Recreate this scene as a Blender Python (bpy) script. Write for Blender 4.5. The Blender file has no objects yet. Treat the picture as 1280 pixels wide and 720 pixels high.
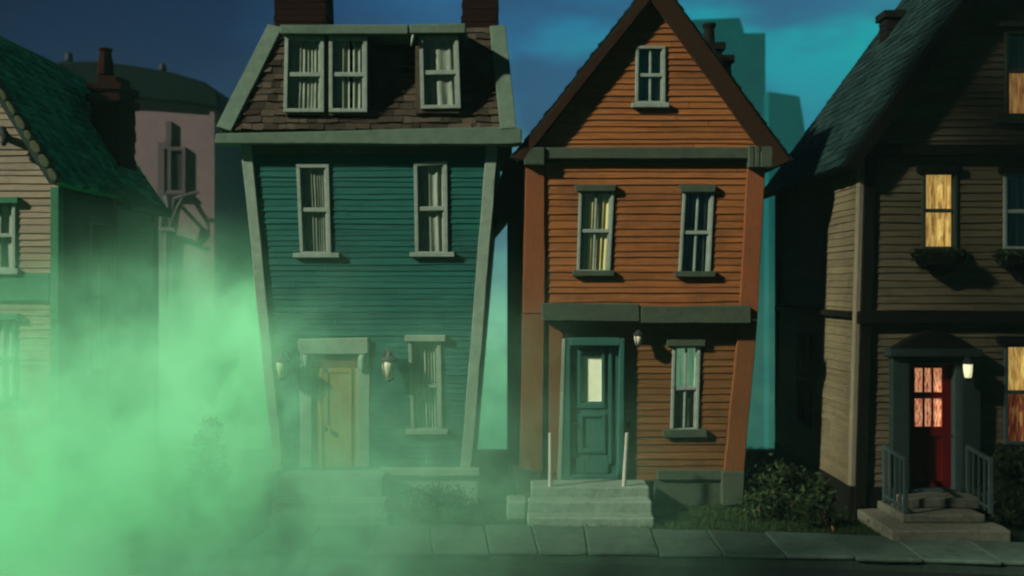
import bpy, bmesh, math, random
from mathutils import Vector, Matrix, noise
random.seed(7)
F = 1280.0; HC = 3.23
SC = bpy.context.scene
COL = SC.collection
R = math.radians

def X(px, D): return (px - 640.0) * D / F
def Z(py, D): return HC - (py - 360.0) * D / F
def XZ(p, D): return (X(p[0], D), Z(p[1], D))
def lin(r, g, b):
    f = lambda c: (c/255.0)/12.92 if c/255.0 <= 0.04045 else ((c/255.0 + 0.055)/1.055)**2.4
    return (f(r), f(g), f(b), 1.0)

# ------------------------------------------------------------------ materials
def new_mat(name):
    m = bpy.data.materials.new(name); m.use_nodes = True
    nt = m.node_tree
    for n in list(nt.nodes): nt.nodes.remove(n)
    out = nt.nodes.new('ShaderNodeOutputMaterial')
    return m, nt, out
def N(nt, t, **kw):
    n = nt.nodes.new(t)
    for k, v in kw.items():
        if k in n.inputs: n.inputs[k].default_value = v
        else: setattr(n, k, v)
    return n
def paint(name, c, c2=None, dirt=None, rough=0.75, scale=(1.2, 1.2, 14), bump=0.35, big=1.6, island=0.0, dirt_amt=0.5, alb=0.33):
    """painted / weathered surface: streaks along the board + blotchy wear"""
    m, nt, out = new_mat(name); L = nt.links.new
    c = tuple(x*alb for x in c[:3])
    c2 = None if c2 is None else tuple(x*alb for x in c2[:3]); dirt = None if dirt is None else tuple(x*alb for x in dirt[:3])
    if c2 is None: c2 = tuple(x*0.6 for x in c)
    if dirt is None: dirt = tuple(x*0.35 for x in c)
    tc = N(nt, 'ShaderNodeTexCoord'); mp = N(nt, 'ShaderNodeMapping'); mp.inputs['Scale'].default_value = scale
    L(tc.outputs['Object'], mp.inputs['Vector'])
    n1 = N(nt, 'ShaderNodeTexNoise', Scale=3.0, Detail=8.0, Roughness=0.7); L(mp.outputs[0], n1.inputs['Vector'])
    r1 = N(nt, 'ShaderNodeValToRGB'); r1.color_ramp.elements[0].position = 0.32; r1.color_ramp.elements[1].position = 0.68
    L(n1.outputs['Fac'], r1.inputs[0])
    mx = N(nt, 'ShaderNodeMixRGB'); mx.inputs[1].default_value = (*c[:3], 1); mx.inputs[2].default_value = (*c2[:3], 1)
    L(r1.outputs[0], mx.inputs[0])
    n2 = N(nt, 'ShaderNodeTexNoise', Scale=big, Detail=6.0, Roughness=0.75); L(tc.outputs['Object'], n2.inputs['Vector'])
    r2 = N(nt, 'ShaderNodeValToRGB'); r2.color_ramp.elements[0].position = 0.5; r2.color_ramp.elements[1].position = 0.78
    L(n2.outputs['Fac'], r2.inputs[0])
    ml = N(nt, 'ShaderNodeMath', operation='MULTIPLY'); ml.inputs[1].default_value = dirt_amt; L(r2.outputs[0], ml.inputs[0])
    m2 = N(nt, 'ShaderNodeMixRGB'); m2.inputs[2].default_value = (*dirt[:3], 1)
    L(ml.outputs[0], m2.inputs[0]); L(mx.outputs[0], m2.inputs[1])
    last = m2.outputs[0]
    if island > 0:
        g = N(nt, 'ShaderNodeNewGeometry'); h = N(nt, 'ShaderNodeMapRange'); h.inputs['To Min'].default_value = 1-island; h.inputs['To Max'].default_value = 1+island
        L(g.outputs['Random Per Island'], h.inputs['Value'])
        v = N(nt, 'ShaderNodeVectorMath', operation='SCALE'); L(last, v.inputs[0]); L(h.outputs[0], v.inputs['Scale']); last = v.outputs[0]
    b = N(nt, 'ShaderNodeBsdfPrincipled', Roughness=rough); b.inputs['Specular IOR Level'].default_value = 0.02 if max(c[:3]) < 0.03 or rough >= 0.9 else 0.10
    L(last, b.inputs['Base Color'])
    bp = N(nt, 'ShaderNodeBump', Strength=bump, Distance=0.02); L(n1.outputs['Fac'], bp.inputs['Height']); L(bp.outputs[0], b.inputs['Normal'])
    L(b.outputs[0], out.inputs[0])
    return m
def emis(name, stops, strength, scale=(15, 15, 2.2)):
    m, nt, out = new_mat(name); L = nt.links.new
    tc = N(nt, 'ShaderNodeTexCoord'); mp = N(nt, 'ShaderNodeMapping'); mp.inputs['Scale'].default_value = scale
    L(tc.outputs['Object'], mp.inputs['Vector'])
    n1 = N(nt, 'ShaderNodeTexNoise', Scale=2.0, Detail=4.0); L(mp.outputs[0], n1.inputs['Vector'])
    r = N(nt, 'ShaderNodeValToRGB'); cr = r.color_ramp
    cr.elements[0].position = stops[0][0]; cr.elements[0].color = stops[0][1]
    cr.elements[1].position = stops[-1][0]; cr.elements[1].color = stops[-1][1]
    for p, c in stops[1:-1]:
        e = cr.elements.new(p); e.color = c
    L(n1.outputs['Fac'], r.inputs[0])
    e = N(nt, 'ShaderNodeBsdfPrincipled', Roughness=0.8)
    L(r.outputs[0], e.inputs['Base Color']); L(r.outputs[0], e.inputs['Emission Color']); e.inputs['Emission Strength'].default_value = strength*0.5
    L(e.outputs[0], out.inputs[0]); return m
def glass_mat(name, tint=(0.8, 0.9, 0.85, 1), refl=0.10):
    m, nt, out = new_mat(name); L = nt.links.new
    t = N(nt, 'ShaderNodeBsdfTransparent'); t.inputs[0].default_value = tint
    g = N(nt, 'ShaderNodeBsdfGlossy', Roughness=0.06); g.inputs[0].default_value = (0.5, 0.72, 0.55, 1)
    n1 = N(nt, 'ShaderNodeTexNoise', Scale=4.0, Detail=2.0); bp = N(nt, 'ShaderNodeBump', Strength=0.04, Distance=0.01)
    L(n1.outputs['Fac'], bp.inputs['Height']); L(bp.outputs[0], g.inputs['Normal'])
    mx = N(nt, 'ShaderNodeMixShader'); mx.inputs[0].default_value = refl
    L(t.outputs[0], mx.inputs[1]); L(g.outputs[0], mx.inputs[2]); L(mx.outputs[0], out.inputs[0]); return m

M = {}
M['green_clap'] = paint('green clapboard paint', (0.010, 0.155, 0.122), (0.006, 0.095, 0.080), (0.008, 0.035, 0.032), dirt_amt=0.8, big=0.9, island=0.13)
M['pale_trim'] = paint('pale sage trim', (0.36, 0.47, 0.36), (0.24, 0.34, 0.26), (0.10, 0.15, 0.10), scale=(3, 3, 3), dirt_amt=0.5)
M['roof_trim'] = paint('mossy sage roof trim', (0.17, 0.26, 0.185), (0.11, 0.18, 0.13), (0.04, 0.07, 0.05), scale=(3, 3, 3))
M['win_white'] = paint('grey white window paint', (0.40, 0.50, 0.42), (0.27, 0.35, 0.29), (0.10, 0.13, 0.10), scale=(4, 4, 4))
M['shingle_brown'] = paint('brown shingles', (0.095, 0.075, 0.052), (0.05, 0.042, 0.032), (0.02, 0.02, 0.015), scale=(5, 5, 5), island=0.55, rough=0.95)
M['shingle_green'] = paint('green shingles with fog glow', (0.07, 0.55, 0.27), (0.02, 0.20, 0.10), (0.01, 0.10, 0.05), scale=(5, 5, 5), island=0.4, rough=0.95)  # green shingles, colour raised to stand in for the fog's glow
M['rake_tile'] = paint('mossy brown rake tiles', (0.10, 0.17, 0.09), (0.12, 0.10, 0.06), (0.03, 0.05, 0.03), scale=(4, 4, 4), rough=0.95)
M['shingle_dark'] = paint('dark slate shingles', (0.020, 0.045, 0.042), (0.010, 0.026, 0.024), (0.008, 0.012, 0.011), scale=(5, 5, 5), island=0.5, rough=0.8)
M['brick_dark'] = paint('sooty brick', (0.035, 0.012, 0.008), (0.018, 0.007, 0.005), (0.006, 0.004, 0.004), scale=(4, 4, 12), rough=0.95)
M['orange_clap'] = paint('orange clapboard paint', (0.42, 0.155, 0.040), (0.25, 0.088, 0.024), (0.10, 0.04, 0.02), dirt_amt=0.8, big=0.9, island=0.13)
M['shaded_orange_clap'] = paint('orange clapboard with painted shade', (0.25, 0.115, 0.034), (0.15, 0.068, 0.02), (0.06, 0.035, 0.015), dirt_amt=0.8, big=0.9, island=0.13)  # ground-floor shade is put into this darker wall colour
M['shaded_orange_post'] = paint('orange pilaster with painted shade', (0.26, 0.105, 0.034), (0.17, 0.066, 0.022), (0.07, 0.035, 0.015), scale=(14, 14, 1.5))  # lower pilasters darkened in colour for the same ground-floor shade
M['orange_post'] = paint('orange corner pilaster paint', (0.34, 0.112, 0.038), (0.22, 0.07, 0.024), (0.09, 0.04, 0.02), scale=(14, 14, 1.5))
M['sage'] = paint('sage green trim', (0.090, 0.125, 0.080), (0.055, 0.08, 0.055), (0.02, 0.035, 0.03), scale=(3, 3, 3))
M['rake_brown'] = paint('dark brown rake boards', (0.055, 0.028, 0.013), (0.03, 0.017, 0.009), (0.02, 0.015, 0.01), scale=(3, 3, 3))
M['teal_door'] = paint('teal door paint', (0.045, 0.18, 0.14), (0.028, 0.12, 0.095), (0.01, 0.05, 0.04), scale=(10, 10, 1.5))
M['tan_clap'] = paint('tan clapboard paint', (0.20, 0.165, 0.092), (0.12, 0.10, 0.055), (0.05, 0.045, 0.03), dirt_amt=0.8, big=0.9, island=0.13)
M['tan_side'] = M['tan_clap']
M['tan_trim'] = paint('light tan corner trim', (0.36, 0.32, 0.22), (0.26, 0.23, 0.15), (0.1, 0.09, 0.06), scale=(12, 12, 2))
M['dark_trim'] = paint('black brown trim', (0.016, 0.015, 0.012), (0.010, 0.010, 0.008), (0.005, 0.005, 0.005), scale=(3, 3, 3))
M['dark_green_trim'] = paint('dark green door surround', (0.045, 0.075, 0.065), (0.028, 0.05, 0.045), (0.012, 0.02, 0.02), scale=(3, 3, 3))
M['grey_teal'] = paint('grey teal metal railing', (0.10, 0.16, 0.15), (0.06, 0.10, 0.10), (0.02, 0.035, 0.035), scale=(5, 5, 5), rough=0.5)
M['red_door'] = paint('red door paint', (0.24, 0.006, 0.005), (0.11, 0.003, 0.003), (0.06, 0.004, 0.004), scale=(10, 10, 1.5), rough=0.4)
M['beige_clap'] = paint('beige clapboard paint', (0.40, 0.32, 0.22), (0.28, 0.22, 0.15), (0.12, 0.10, 0.07), dirt_amt=0.8, big=0.9, island=0.13)
M['green_trim'] = paint('green corner trim', (0.055, 0.26, 0.13), (0.035, 0.17, 0.09), (0.015, 0.07, 0.04), scale=(4, 4, 2))
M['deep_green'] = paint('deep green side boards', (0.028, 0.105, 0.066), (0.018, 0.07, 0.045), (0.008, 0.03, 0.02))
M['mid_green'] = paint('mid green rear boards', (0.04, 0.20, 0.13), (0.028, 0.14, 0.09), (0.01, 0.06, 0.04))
M['pink_plaster'] = paint('dusty pink plaster', (0.23, 0.16, 0.17), (0.18, 0.125, 0.135), (0.10, 0.07, 0.075), scale=(1, 1, 1), big=0.5)
M['slate_roof'] = paint('dark green slate roof', (0.001, 0.014, 0.012), (0.001, 0.010, 0.009), (0.001, 0.006, 0.005), scale=(1, 1, 4))
M['iron'] = paint('dark iron', (0.05, 0.055, 0.06), (0.03, 0.034, 0.04), (0.015, 0.017, 0.02), scale=(5, 5, 5), rough=0.5)
M['grey_iron'] = paint('grey weathered iron', (0.10, 0.085, 0.09), (0.075, 0.06, 0.065), (0.04, 0.04, 0.04), scale=(5, 5, 5), rough=0.6)
M['stone'] = paint('pale stone steps', (0.34, 0.46, 0.36), (0.22, 0.31, 0.24), (0.09, 0.13, 0.10), scale=(4, 4, 4), rough=0.9, big=3, bump=0.6)
M['stone_dark'] = paint('dark stone steps', (0.30, 0.30, 0.22), (0.18, 0.185, 0.14), (0.04, 0.045, 0.04), scale=(4, 4, 4), rough=0.9, big=3, bump=0.6)
M['pavement'] = paint('pavement slabs', (0.125, 0.20, 0.15), (0.07, 0.12, 0.09), (0.03, 0.05, 0.04), scale=(2.5, 2.5, 2.5), rough=0.85, big=2.8, island=0.3, bump=0.8, dirt_amt=0.85)
M['kerb'] = paint('kerb stone with painted shade', (0.05, 0.08, 0.06), (0.03, 0.05, 0.038), (0.015, 0.022, 0.018), scale=(4, 4, 4), rough=0.95)  # shadow on the kerb face is put into this dark colour
M['asphalt'] = paint('dark asphalt', (0.035, 0.045, 0.04), (0.022, 0.03, 0.026), (0.012, 0.016, 0.014), scale=(14, 14, 14), rough=0.9, bump=0.8)
M['soil'] = paint('mossy soil', (0.022, 0.045, 0.022), (0.014, 0.028, 0.014), (0.006, 0.012, 0.007), scale=(3, 3, 3), rough=1.0, bump=1.0)
M['grass'] = paint('grass blades', (0.045, 0.095, 0.022), (0.028, 0.06, 0.015), (0.015, 0.03, 0.01), scale=(3, 3, 3), island=0.5, rough=0.8)
M['leaf'] = paint('dark shrub leaves', (0.050, 0.085, 0.03), (0.022, 0.045, 0.018), (0.008, 0.014, 0.008), alb=0.28, scale=(3, 3, 3), island=0.6, rough=0.6)
M['leaf_warm'] = paint('faded yellow pink petals', (0.50, 0.30, 0.16), (0.36, 0.16, 0.10), (0.15, 0.06, 0.05), scale=(5, 5, 5), island=0.4)
M['twig'] = paint('twig bark', (0.06, 0.045, 0.03), scale=(5, 5, 5))
M['wood_door'] = paint('ochre wood door', (0.46, 0.32, 0.10), (0.34, 0.22, 0.065), (0.16, 0.09, 0.03), scale=(12, 12, 1.2))
M['brown_wood'] = paint('red brown transom wood', (0.22, 0.075, 0.03), (0.14, 0.05, 0.02), scale=(2, 2, 8))
M['curtain'] = paint('grey lace curtain', (0.80, 0.88, 0.74), (0.42, 0.47, 0.40), (0.22, 0.24, 0.2), scale=(16, 16, 1.5), rough=1)
M['curtain_cream'] = paint('cream curtain', (0.80, 0.68, 0.32), (0.60, 0.50, 0.22), (0.3, 0.25, 0.12), scale=(16, 16, 1.5), rough=1, alb=0.75)
M['curtain_dark'] = paint('dark drapes', (0.07, 0.085, 0.065), (0.035, 0.045, 0.035), (0.015, 0.02, 0.015), scale=(16, 16, 1.5), rough=1)
M['curtain_teal'] = paint('pale teal blind', (0.34, 0.55, 0.46), (0.26, 0.44, 0.38), (0.2, 0.3, 0.26), scale=(3, 3, 3), rough=0.9, dirt_amt=0.2, alb=0.9)
M['blind_white'] = paint('white door blind', (0.85, 0.84, 0.66), (0.75, 0.74, 0.58), (0.5, 0.5, 0.4), alb=1.0, scale=(3, 3, 3), rough=0.9)
M['lit_amber'] = emis('lit amber curtain', [(0.30, lin(120, 80, 35)), (0.47, lin(200, 150, 75)), (0.6, lin(235, 200, 120)), (0.75, lin(170, 120, 60))], 0.66)
M['lit_dim'] = emis('dimly lit curtain', [(0.30, lin(90, 35, 20)), (0.5, lin(150, 105, 55)), (0.7, lin(190, 150, 85))], 0.6)
M['lit_red'] = emis('lit red curtain', [(0.30, lin(45, 12, 10)), (0.5, lin(120, 40, 30)), (0.62, lin(180, 130, 70)), (0.75, lin(60, 25, 15))], 0.35)
M['lit_door'] = emis('lit door lights', [(0.34, lin(120, 10, 8)), (0.48, lin(225, 130, 95)), (0.6, lin(240, 190, 140))], 0.6, scale=(24, 24, 5))
M['lamp_lit'] = emis('lit lamp glass', [(0.3, lin(230, 220, 160)), (0.7, lin(255, 250, 205))], 0.7)
M['lamp_glass'] = paint('milky lamp glass', (0.8, 0.8, 0.6), (0.6, 0.62, 0.45), (0.3, 0.32, 0.24), scale=(8, 8, 8), rough=0.3, alb=0.42)
M['glow_blind'] = emis('pale glowing blind', [(0.3, lin(90, 150, 125)), (0.7, lin(165, 205, 165))], 0.42, scale=(9, 9, 1.0))  # blind surface emits; faint glow added to brighten the upper pane
M['glass'] = glass_mat('window glass', (0.93, 0.95, 0.93, 1), 0.07)
M['tower'] = paint('distant masonry tinted for haze', (0.002, 0.085, 0.095), (0.002, 0.07, 0.08), (0.002, 0.05, 0.06), scale=(0.3, 0.3, 0.3), big=0.15, rough=1.0, alb=0.58)  # teal base colour stands in for haze over the distance
M['white_post'] = paint('white painted post', (0.66, 0.66, 0.55), (0.5, 0.5, 0.42), (0.25, 0.25, 0.2), scale=(5, 5, 5))
M['interior'] = paint('dark interior plaster', (0.02, 0.02, 0.018), rough=1)

# ------------------------------------------------------------------ mesh builder
class MB:
    def __init__(s): s.v = []; s.f = []
    def add(s, vs, fs):
        o = len(s.v); s.v += [tuple(v) for v in vs]; s.f += [tuple(i + o for i in f) for f in fs]; return s
    def prism(s, poly, y0, y1, poly2=None):
        """poly: list of (x,z), extruded from y0 (front) to y1 (back)"""
        n = len(poly); p2 = poly2 or poly
        vs = [(x, y0, z) for x, z in poly] + [(x, y1, z) for x, z in p2]
        fs = [tuple(range(n)), tuple(range(2*n-1, n-1, -1))] + [(i, i+n, (i+1) % n + n, (i+1) % n) for i in range(n)]
        return s.add(vs, fs)
    def px(s, poly, D, y0, y1): return s.prism([XZ(p, D) for p in poly], y0, y1)
    def rect(s, x0, y0p, x1, y1p, D, y0, y1): return s.px([(x0, y0p), (x1, y0p), (x1, y1p), (x0, y1p)], D, y0, y1)
    def box(s, x0, x1, y0, y1, z0, z1): return s.prism([(x0, z1), (x1, z1), (x1, z0), (x0, z0)], y0, y1)
    def tube(s, pts, rad, n=8):
        rs = rad if isinstance(rad, (list, tuple)) else [rad]*len(pts)
        rings = []
        for i, p in enumerate(pts):
            p = Vector(p); a = Vector(pts[max(0, i-1)]); b = Vector(pts[min(len(pts)-1, i+1)])
            t = (b-a).normalized(); u = t.cross(Vector((0.3, 0.9, 0.2))).normalized(); w = t.cross(u)
            rings.append([p + (u*math.cos(2*math.pi*k/n) + w*math.sin(2*math.pi*k/n))*rs[i] for k in range(n)])
        vs = [v for r in rings for v in r]; fs = []
        for i in range(len(pts)-1):
            for k in range(n):
                fs.append((i*n+k, i*n+(k+1) % n, (i+1)*n+(k+1) % n, (i+1)*n+k))
        fs += [tuple(range(n)), tuple(range(len(vs)-1, len(vs)-n-1, -1))]
        return s.add(vs, fs)
    def lathe(s, cx, cy, prof, n=12):
        vs = []; fs = []
        for (r, z) in prof:
            for k in range(n):
                a = 2*math.pi*k/n; vs.append((cx+r*math.cos(a), cy+r*math.sin(a), z))
        for i in range(len(prof)-1):
            for k in range(n): fs.append((i*n+k, i*n+(k+1) % n, (i+1)*n+(k+1) % n, (i+1)*n+k))
        fs += [tuple(range(n)), tuple(range(len(vs)-1, len(vs)-n-1, -1))]
        return s.add(vs, fs)
    def build(s, name, mat, parent=None, bevel=0.0, wobble=0.0, sub=0, smooth=False, normals=True):
        me = bpy.data.meshes.new(name); me.from_pydata(s.v, [], s.f)
        if normals or sub:
            bm = bmesh.new(); bm.from_mesh(me)
            if sub:
                le = [e for e in bm.edges if e.calc_length() > sub]
                for _ in range(4):
                    le = [e for e in bm.edges if e.calc_length() > sub]
                    if not le: break
                    bmesh.ops.subdivide_edges(bm, edges=le, cuts=1, use_grid_fill=True)
            if normals: bmesh.ops.recalc_face_normals(bm, faces=bm.faces)
            if wobble:
                for v in bm.verts:
                    d = noise.noise_vector(v.co*1.9 + Vector((3, 1, 7))) + 0.4*noise.noise_vector(v.co*6)
                    v.co += Vector((d.x, d.y*0.35, d.z))*wobble
            bm.to_mesh(me); bm.free()
        me.materials.append(mat)
        if smooth:
            for p in me.polygons: p.use_smooth = True
        o = bpy.data.objects.new(name, me); COL.objects.link(o)
        if parent is not None:
            o.parent = parent
            wp = parent.location if parent.type == 'EMPTY' else Vector((0, 0, 0))
            o.matrix_parent_inverse = Matrix.Translation(-wp)
        if bevel:
            b = o.modifiers.new('bevel', 'BEVEL'); b.width = bevel; b.segments = 2; b.limit_method = 'ANGLE'; b.angle_limit = R(40)
        return o
def thing(name, loc, label, cat, group=None):
    e = bpy.data.objects.new(name, None); COL.objects.link(e); e.location = loc; e.empty_display_size = 0.3
    e['label'] = label; e['category'] = cat
    if group: e['group'] = group
    return e
def tag(o, label=None, cat=None, group=None, kind=None):
    if label: o['label'] = label
    if cat: o['category'] = cat
    if group: o['group'] = group
    if kind: o['kind'] = kind
    return o

# ------------------------------------------------------------------ clapboard walls
def clap(parent, mat, zlo, zhi, s0, s1, mapf, openings=(), row=0.105, out=0.019, seed=0, name='wall'):
    """s0(z), s1(z): extents along the wall; mapf(s, out, z) -> 3D; openings: rects (sa, sb, za, zb)"""
    mb = MB()
    n = max(1, int(round((zhi-zlo)/row))); h = (zhi-zlo)/n
    rr = random.Random(seed)
    offs = [rr.uniform(-0.014, 0.014) for _ in range(n+1)]; offs[0] = offs[n] = 0
    joints = [rr.uniform(s0(zlo), s1(zlo)) for _ in range(n)]
    def jz(i, s):
        if i == 0 or i == n: return 0
        return offs[i] + 0.016*noise.noise(Vector((s*0.9, i*3.7, seed))) + 0.006*noise.noise(Vector((s*4, i*3.7, seed)))
    for i in range(n):
        zb = zlo+i*h; zt = zb+h
        cuts = [zb, zt]
        for (sa, sb, za, zc) in openings:
            for q in (za, zc):
                if zb+0.01 < q < zt-0.01: cuts.append(q)
        cuts.sort()
        ob = out*rr.uniform(0.75, 1.25); ot = 0.003
        for a, b in zip(cuts[:-1], cuts[1:]):
            mid = 0.5*(a+b)
            A, B = s0(mid), s1(mid)
            iv = [(A, B)]
            for (sa, sb, za, zc) in openings:
                if za < mid < zc:
                    nv = []
                    for p, q in iv:
                        if sa > p: nv.append((p, min(q, sa)))
                        if sb < q: nv.append((max(p, sb), q))
                    iv = [(p, q) for p, q in nv if q-p > 0.005]
            jn = joints[i]; nv = []
            for p, q in iv:
                if p+0.25 < jn < q-0.25: nv += [(p, jn-0.003), (jn+0.003, q)]
                else: nv.append((p, q))
            iv = nv
            oa = ob + (ot-ob)*(a-zb)/h; oc = ob + (ot-ob)*(b-zb)/h
            for p, q in iv:
                k = max(1, int((q-p)/0.28))
                pts = []
                for j in range(k+1):
                    t = j/k
                    s = p+(q-p)*t
                    sa_, sb_ = s, s
                    if p == A: sa_ += (s0(a)-A)*(1-t); sb_ += (s0(b)-A)*(1-t)
                    if q == B: sa_ += (s1(a)-B)*t; sb_ += (s1(b)-B)*t
                    ja = jz(i, s) if a == zb else 0; jb = jz(i+1, s) if b == zt else 0
                    wv = 0.006*noise.noise(Vector((s*1.7, i*1.3, seed+9)))
                    pts.append((mapf(sa_, oa+wv, a+ja), mapf(sb_, oc, b+jb), mapf(sa_, -0.002, a+ja)))
                vs = []; fs = []
                for t3 in pts: vs += list(t3)
                for j in range(k):
                    o = j*3
                    fs.append((o, o+3, o+4, o+1))
                    if a == zb: fs.append((o, o+2, o+5, o+3))
                mb.add(vs, fs)
    return mb.build(name, mat, parent)

def front(D): return lambda s, o, z: (s, D-o, z)

def Q(q, u, v):
    (ax, az), (bx, bz), (cx, cz), (dx, dz) = q    # TL TR BR BL
    tx, tz = ax+(bx-ax)*u, az+(bz-az)*u; ex, ez = dx+(cx-dx)*u, dz+(cz-dz)*u
    return (tx+(ex-tx)*v, tz+(ez-tz)*v)
def qbar(mb, q, u0, v0, u1, v1, y0, y1):
    mb.prism([Q(q, u0, v0), Q(q, u1, v0), Q(q, u1, v1), Q(q, u0, v1)], y0, y1)

def curtain_mesh(q, D, u0, u1, v0, v1, folds, amp=0.013, seed=0):
    rc = random.Random(seed*31+folds); folds = max(3, folds+rc.randint(0, 2)); ph = rc.uniform(0, 6); amp *= rc.uniform(0.7, 1.2)
    mb = MB(); nu = folds*6; nv = 6; vs = []; fs = []
    for j in range(nv+1):
        v = v0+(v1-v0)*j/nv
        for i in range(nu+1):
            u = u0+(u1-u0)*i/nu
            x, z = Q(q, u, v)
            t_ = i/nu; a = amp*math.sin(2*math.pi*folds*(t_+0.12*math.sin(5*t_+ph)) + 0.5*math.sin(j*0.6+ph)) + amp*0.5*math.sin(17*t_+ph+j*0.2)
            vs.append((x, D+a, z))
    for j in range(nv):
        for i in range(nu):
            o = j*(nu+1)+i; fs.append((o, o+1, o+nu+2, o+nu+1))
    return mb.add(vs, fs)

def window(parent, pq, D, fmat, cmat, mid=0.5, mullion=False, cas=0.055, sill=None, hood=None, cur='full', sillmat=None, hoodmat=None,
           lowermat=None, seed=0, proud=0.042, glass=True, labelled=None):
    """pq: pixel quad of the outer casing (TL,TR,BR,BL) on the wall plane D. Returns the wall opening."""
    Df = D-proud
    q = [XZ(p, Df) for p in pq]
    w = abs(q[1][0]-q[0][0]); h = abs(q[0][1]-q[3][1]); cu = cas/w; cv = cas/h
    mb = MB()
    qbar(mb, q, 0, 0, 1, cv, Df, D+0.03)
    qbar(mb, q, 0, 1-cv, 1, 1, Df, D+0.03)
    qbar(mb, q, 0, cv, cu, 1-cv, Df, D+0.03)
    qbar(mb, q, 1-cu, cv, 1, 1-cv, Df, D+0.03)
    # sash
    su, sv = cu*0.45, cv*0.45
    y0, y1 = D-0.015, D+0.03
    qbar(mb, q, cu, mid-sv*1.3, 1-cu, mid+sv*1.3, Df+0.015, y1)
    qbar(mb, q, cu, cv, cu+su, mid-sv*1.3, y0, y1); qbar(mb, q, 1-cu-su, cv, 1-cu, mid-sv*1.3, y0, y1)
    qbar(mb, q, cu, mid+sv*1.3, cu+su, 1-cv, y0+0.01, y1); qbar(mb, q, 1-cu-su, mid+sv*1.3, 1-cu, 1-cv, y0+0.01, y1)
    if mullion:
        qbar(mb, q, 0.5-su*0.8, cv, 0.5+su*0.8, mid-sv*1.3, y0+0.002, y1)
        qbar(mb, q, 0.5-su*0.8, mid+sv*1.3, 0.5+su*0.8, 1-cv, y0+0.012, y1)
    wo = mb.build('window', fmat, parent, bevel=0.006)
    if labelled: wo['label'] = labelled
    if glass:
        g = MB(); qbar(g, q, cu*0.9, cv*0.9, 1-cu*0.9, 1-cv*0.9, D+0.008, D+0.012); g.build('glass_pane', M['glass'], wo)
    yc = D+0.048
    nm = 'curtain'
    if cur == 'full':
        if lowermat:
            curtain_mesh(q, yc, 0.0, 1.0, 0.0, mid, 7, seed=seed).build(nm, cmat, wo, smooth=True, normals=False)
            curtain_mesh(q, yc, 0.0, 1.0, mid, 1.0, 7, seed=seed+2).build(nm, lowermat, wo, smooth=True, normals=False)
        else:
            curtain_mesh(q, yc, 0.0, 1.0, 0.0, 1.0, 7, seed=seed).build(nm, cmat, wo, smooth=True, normals=False)
    elif cur == 'split':
        for (a, b) in ((0.0, 0.46), (0.56, 1.0)):
            curtain_mesh(q, yc, a, b, 0.0, 1.0, 4, seed=seed+a).build(nm, cmat, wo, smooth=True, normals=False)
    elif cur == 'two_tone':
        curtain_mesh(q, yc, 0.0, 1.0, 0.0, mid, 5, 0.004, seed=seed).build('blind', cmat, wo, smooth=True, normals=False)
        curtain_mesh(q, yc+0.03, 0.0, 1.0, mid, 1.0, 5, seed=seed).build(nm, lowermat or M['curtain_dark'], wo, smooth=True, normals=False)
    elif cur == 'gap':
        for (a, b) in ((0.12, 0.52), (0.60, 0.95)):
            curtain_mesh(q, yc, a, b, 0.0, 1.0, 3, seed=seed+a).build(nm, cmat, wo, smooth=True, normals=False)
    bk = MB(); qbar(bk, q, -0.1, -0.05, 1.1, 1.05, D+0.22, D+0.24); bk.build('dark_backing', M['interior'], wo)
    if sill:
        m = MB(); ds = D-proud-0.05; m.px(sill, ds, ds, D+0.0); m.build('sill', sillmat or fmat, wo, bevel=0.008)
    if hood:
        m = MB(); ds = D-proud-0.05; m.px(hood, ds, ds, D+0.0); m.build('hood', hoodmat or fmat, wo, bevel=0.010)
    iu = [Q(q, cu, cv), Q(q, 1-cu, cv), Q(q, 1-cu, 1-cv), Q(q, cu, 1-cv)]
    xs = [p[0] for p in iu]; zs = [p[1] for p in iu]
    return (min(xs), max(xs), min(zs), max(zs))
def rq(x0, y0, x1, y1): return [(x0, y0), (x1, y0), (x1, y1), (x0, y1)]

# ------------------------------------------------------------------ shingles
def shingles(mb, O, U, V, vlen, umin, umax, roww=0.16, rowh=0.13, th=0.022, seed=0, jit=0.02, skip=None):
    """O origin, U unit along eave, V unit up slope; umin(v)/umax(v) extents"""
    O, U, V = Vector(O), Vector(U).normalized(), Vector(V).normalized(); Nn = U.cross(V).normalized()
    rr = random.Random(seed)
    n = int(vlen/rowh)+1
    for i in range(n):
        v0 = i*rowh; v1 = min(v0+rowh*1.35, vlen+0.02)
        if v0 > vlen-0.03: break
        a, b = umin(v0), umax(v0); u = a - rr.uniform(0, roww*0.6)
        while u < b:
            w = roww*rr.uniform(0.7, 1.35); ua, ub = max(u, a), min(u+w*0.965, b); u += w
            if ub-ua < 0.02: continue
            if skip and skip(0.5*(ua+ub), v0): continue
            ta, tb = ua+ (umin(v1)-umin(v0))*(1 if ua <= a+1e-6 else 0), ub+(umax(v1)-umax(v0))*(1 if ub >= b-1e-6 else 0)
            if tb-ta < 0.01: continue
            vb = v0+rr.uniform(-jit, jit*0.4); t = th*rr.uniform(0.7, 1.7); sk = rr.uniform(-jit, jit)*0.5
            P = lambda uu, vv, nn: O+U*uu+V*vv+Nn*nn
            vs = [P(ua, vb+sk, t), P(ub, vb-sk, t), P(tb, v1, 0.004), P(ta, v1, 0.004), P(ua, vb+sk, -0.01), P(ub, vb-sk, -0.01), P(tb, v1, -0.01), P(ta, v1, -0.01)]
            mb.add(vs, [(0, 1, 2, 3), (0, 4, 5, 1), (0, 3, 7, 4), (1, 5, 6, 2)])
    return mb
def quad(mb, a, b, c, d): return mb.add([a, b, c, d], [(0, 1, 2, 3)])

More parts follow.
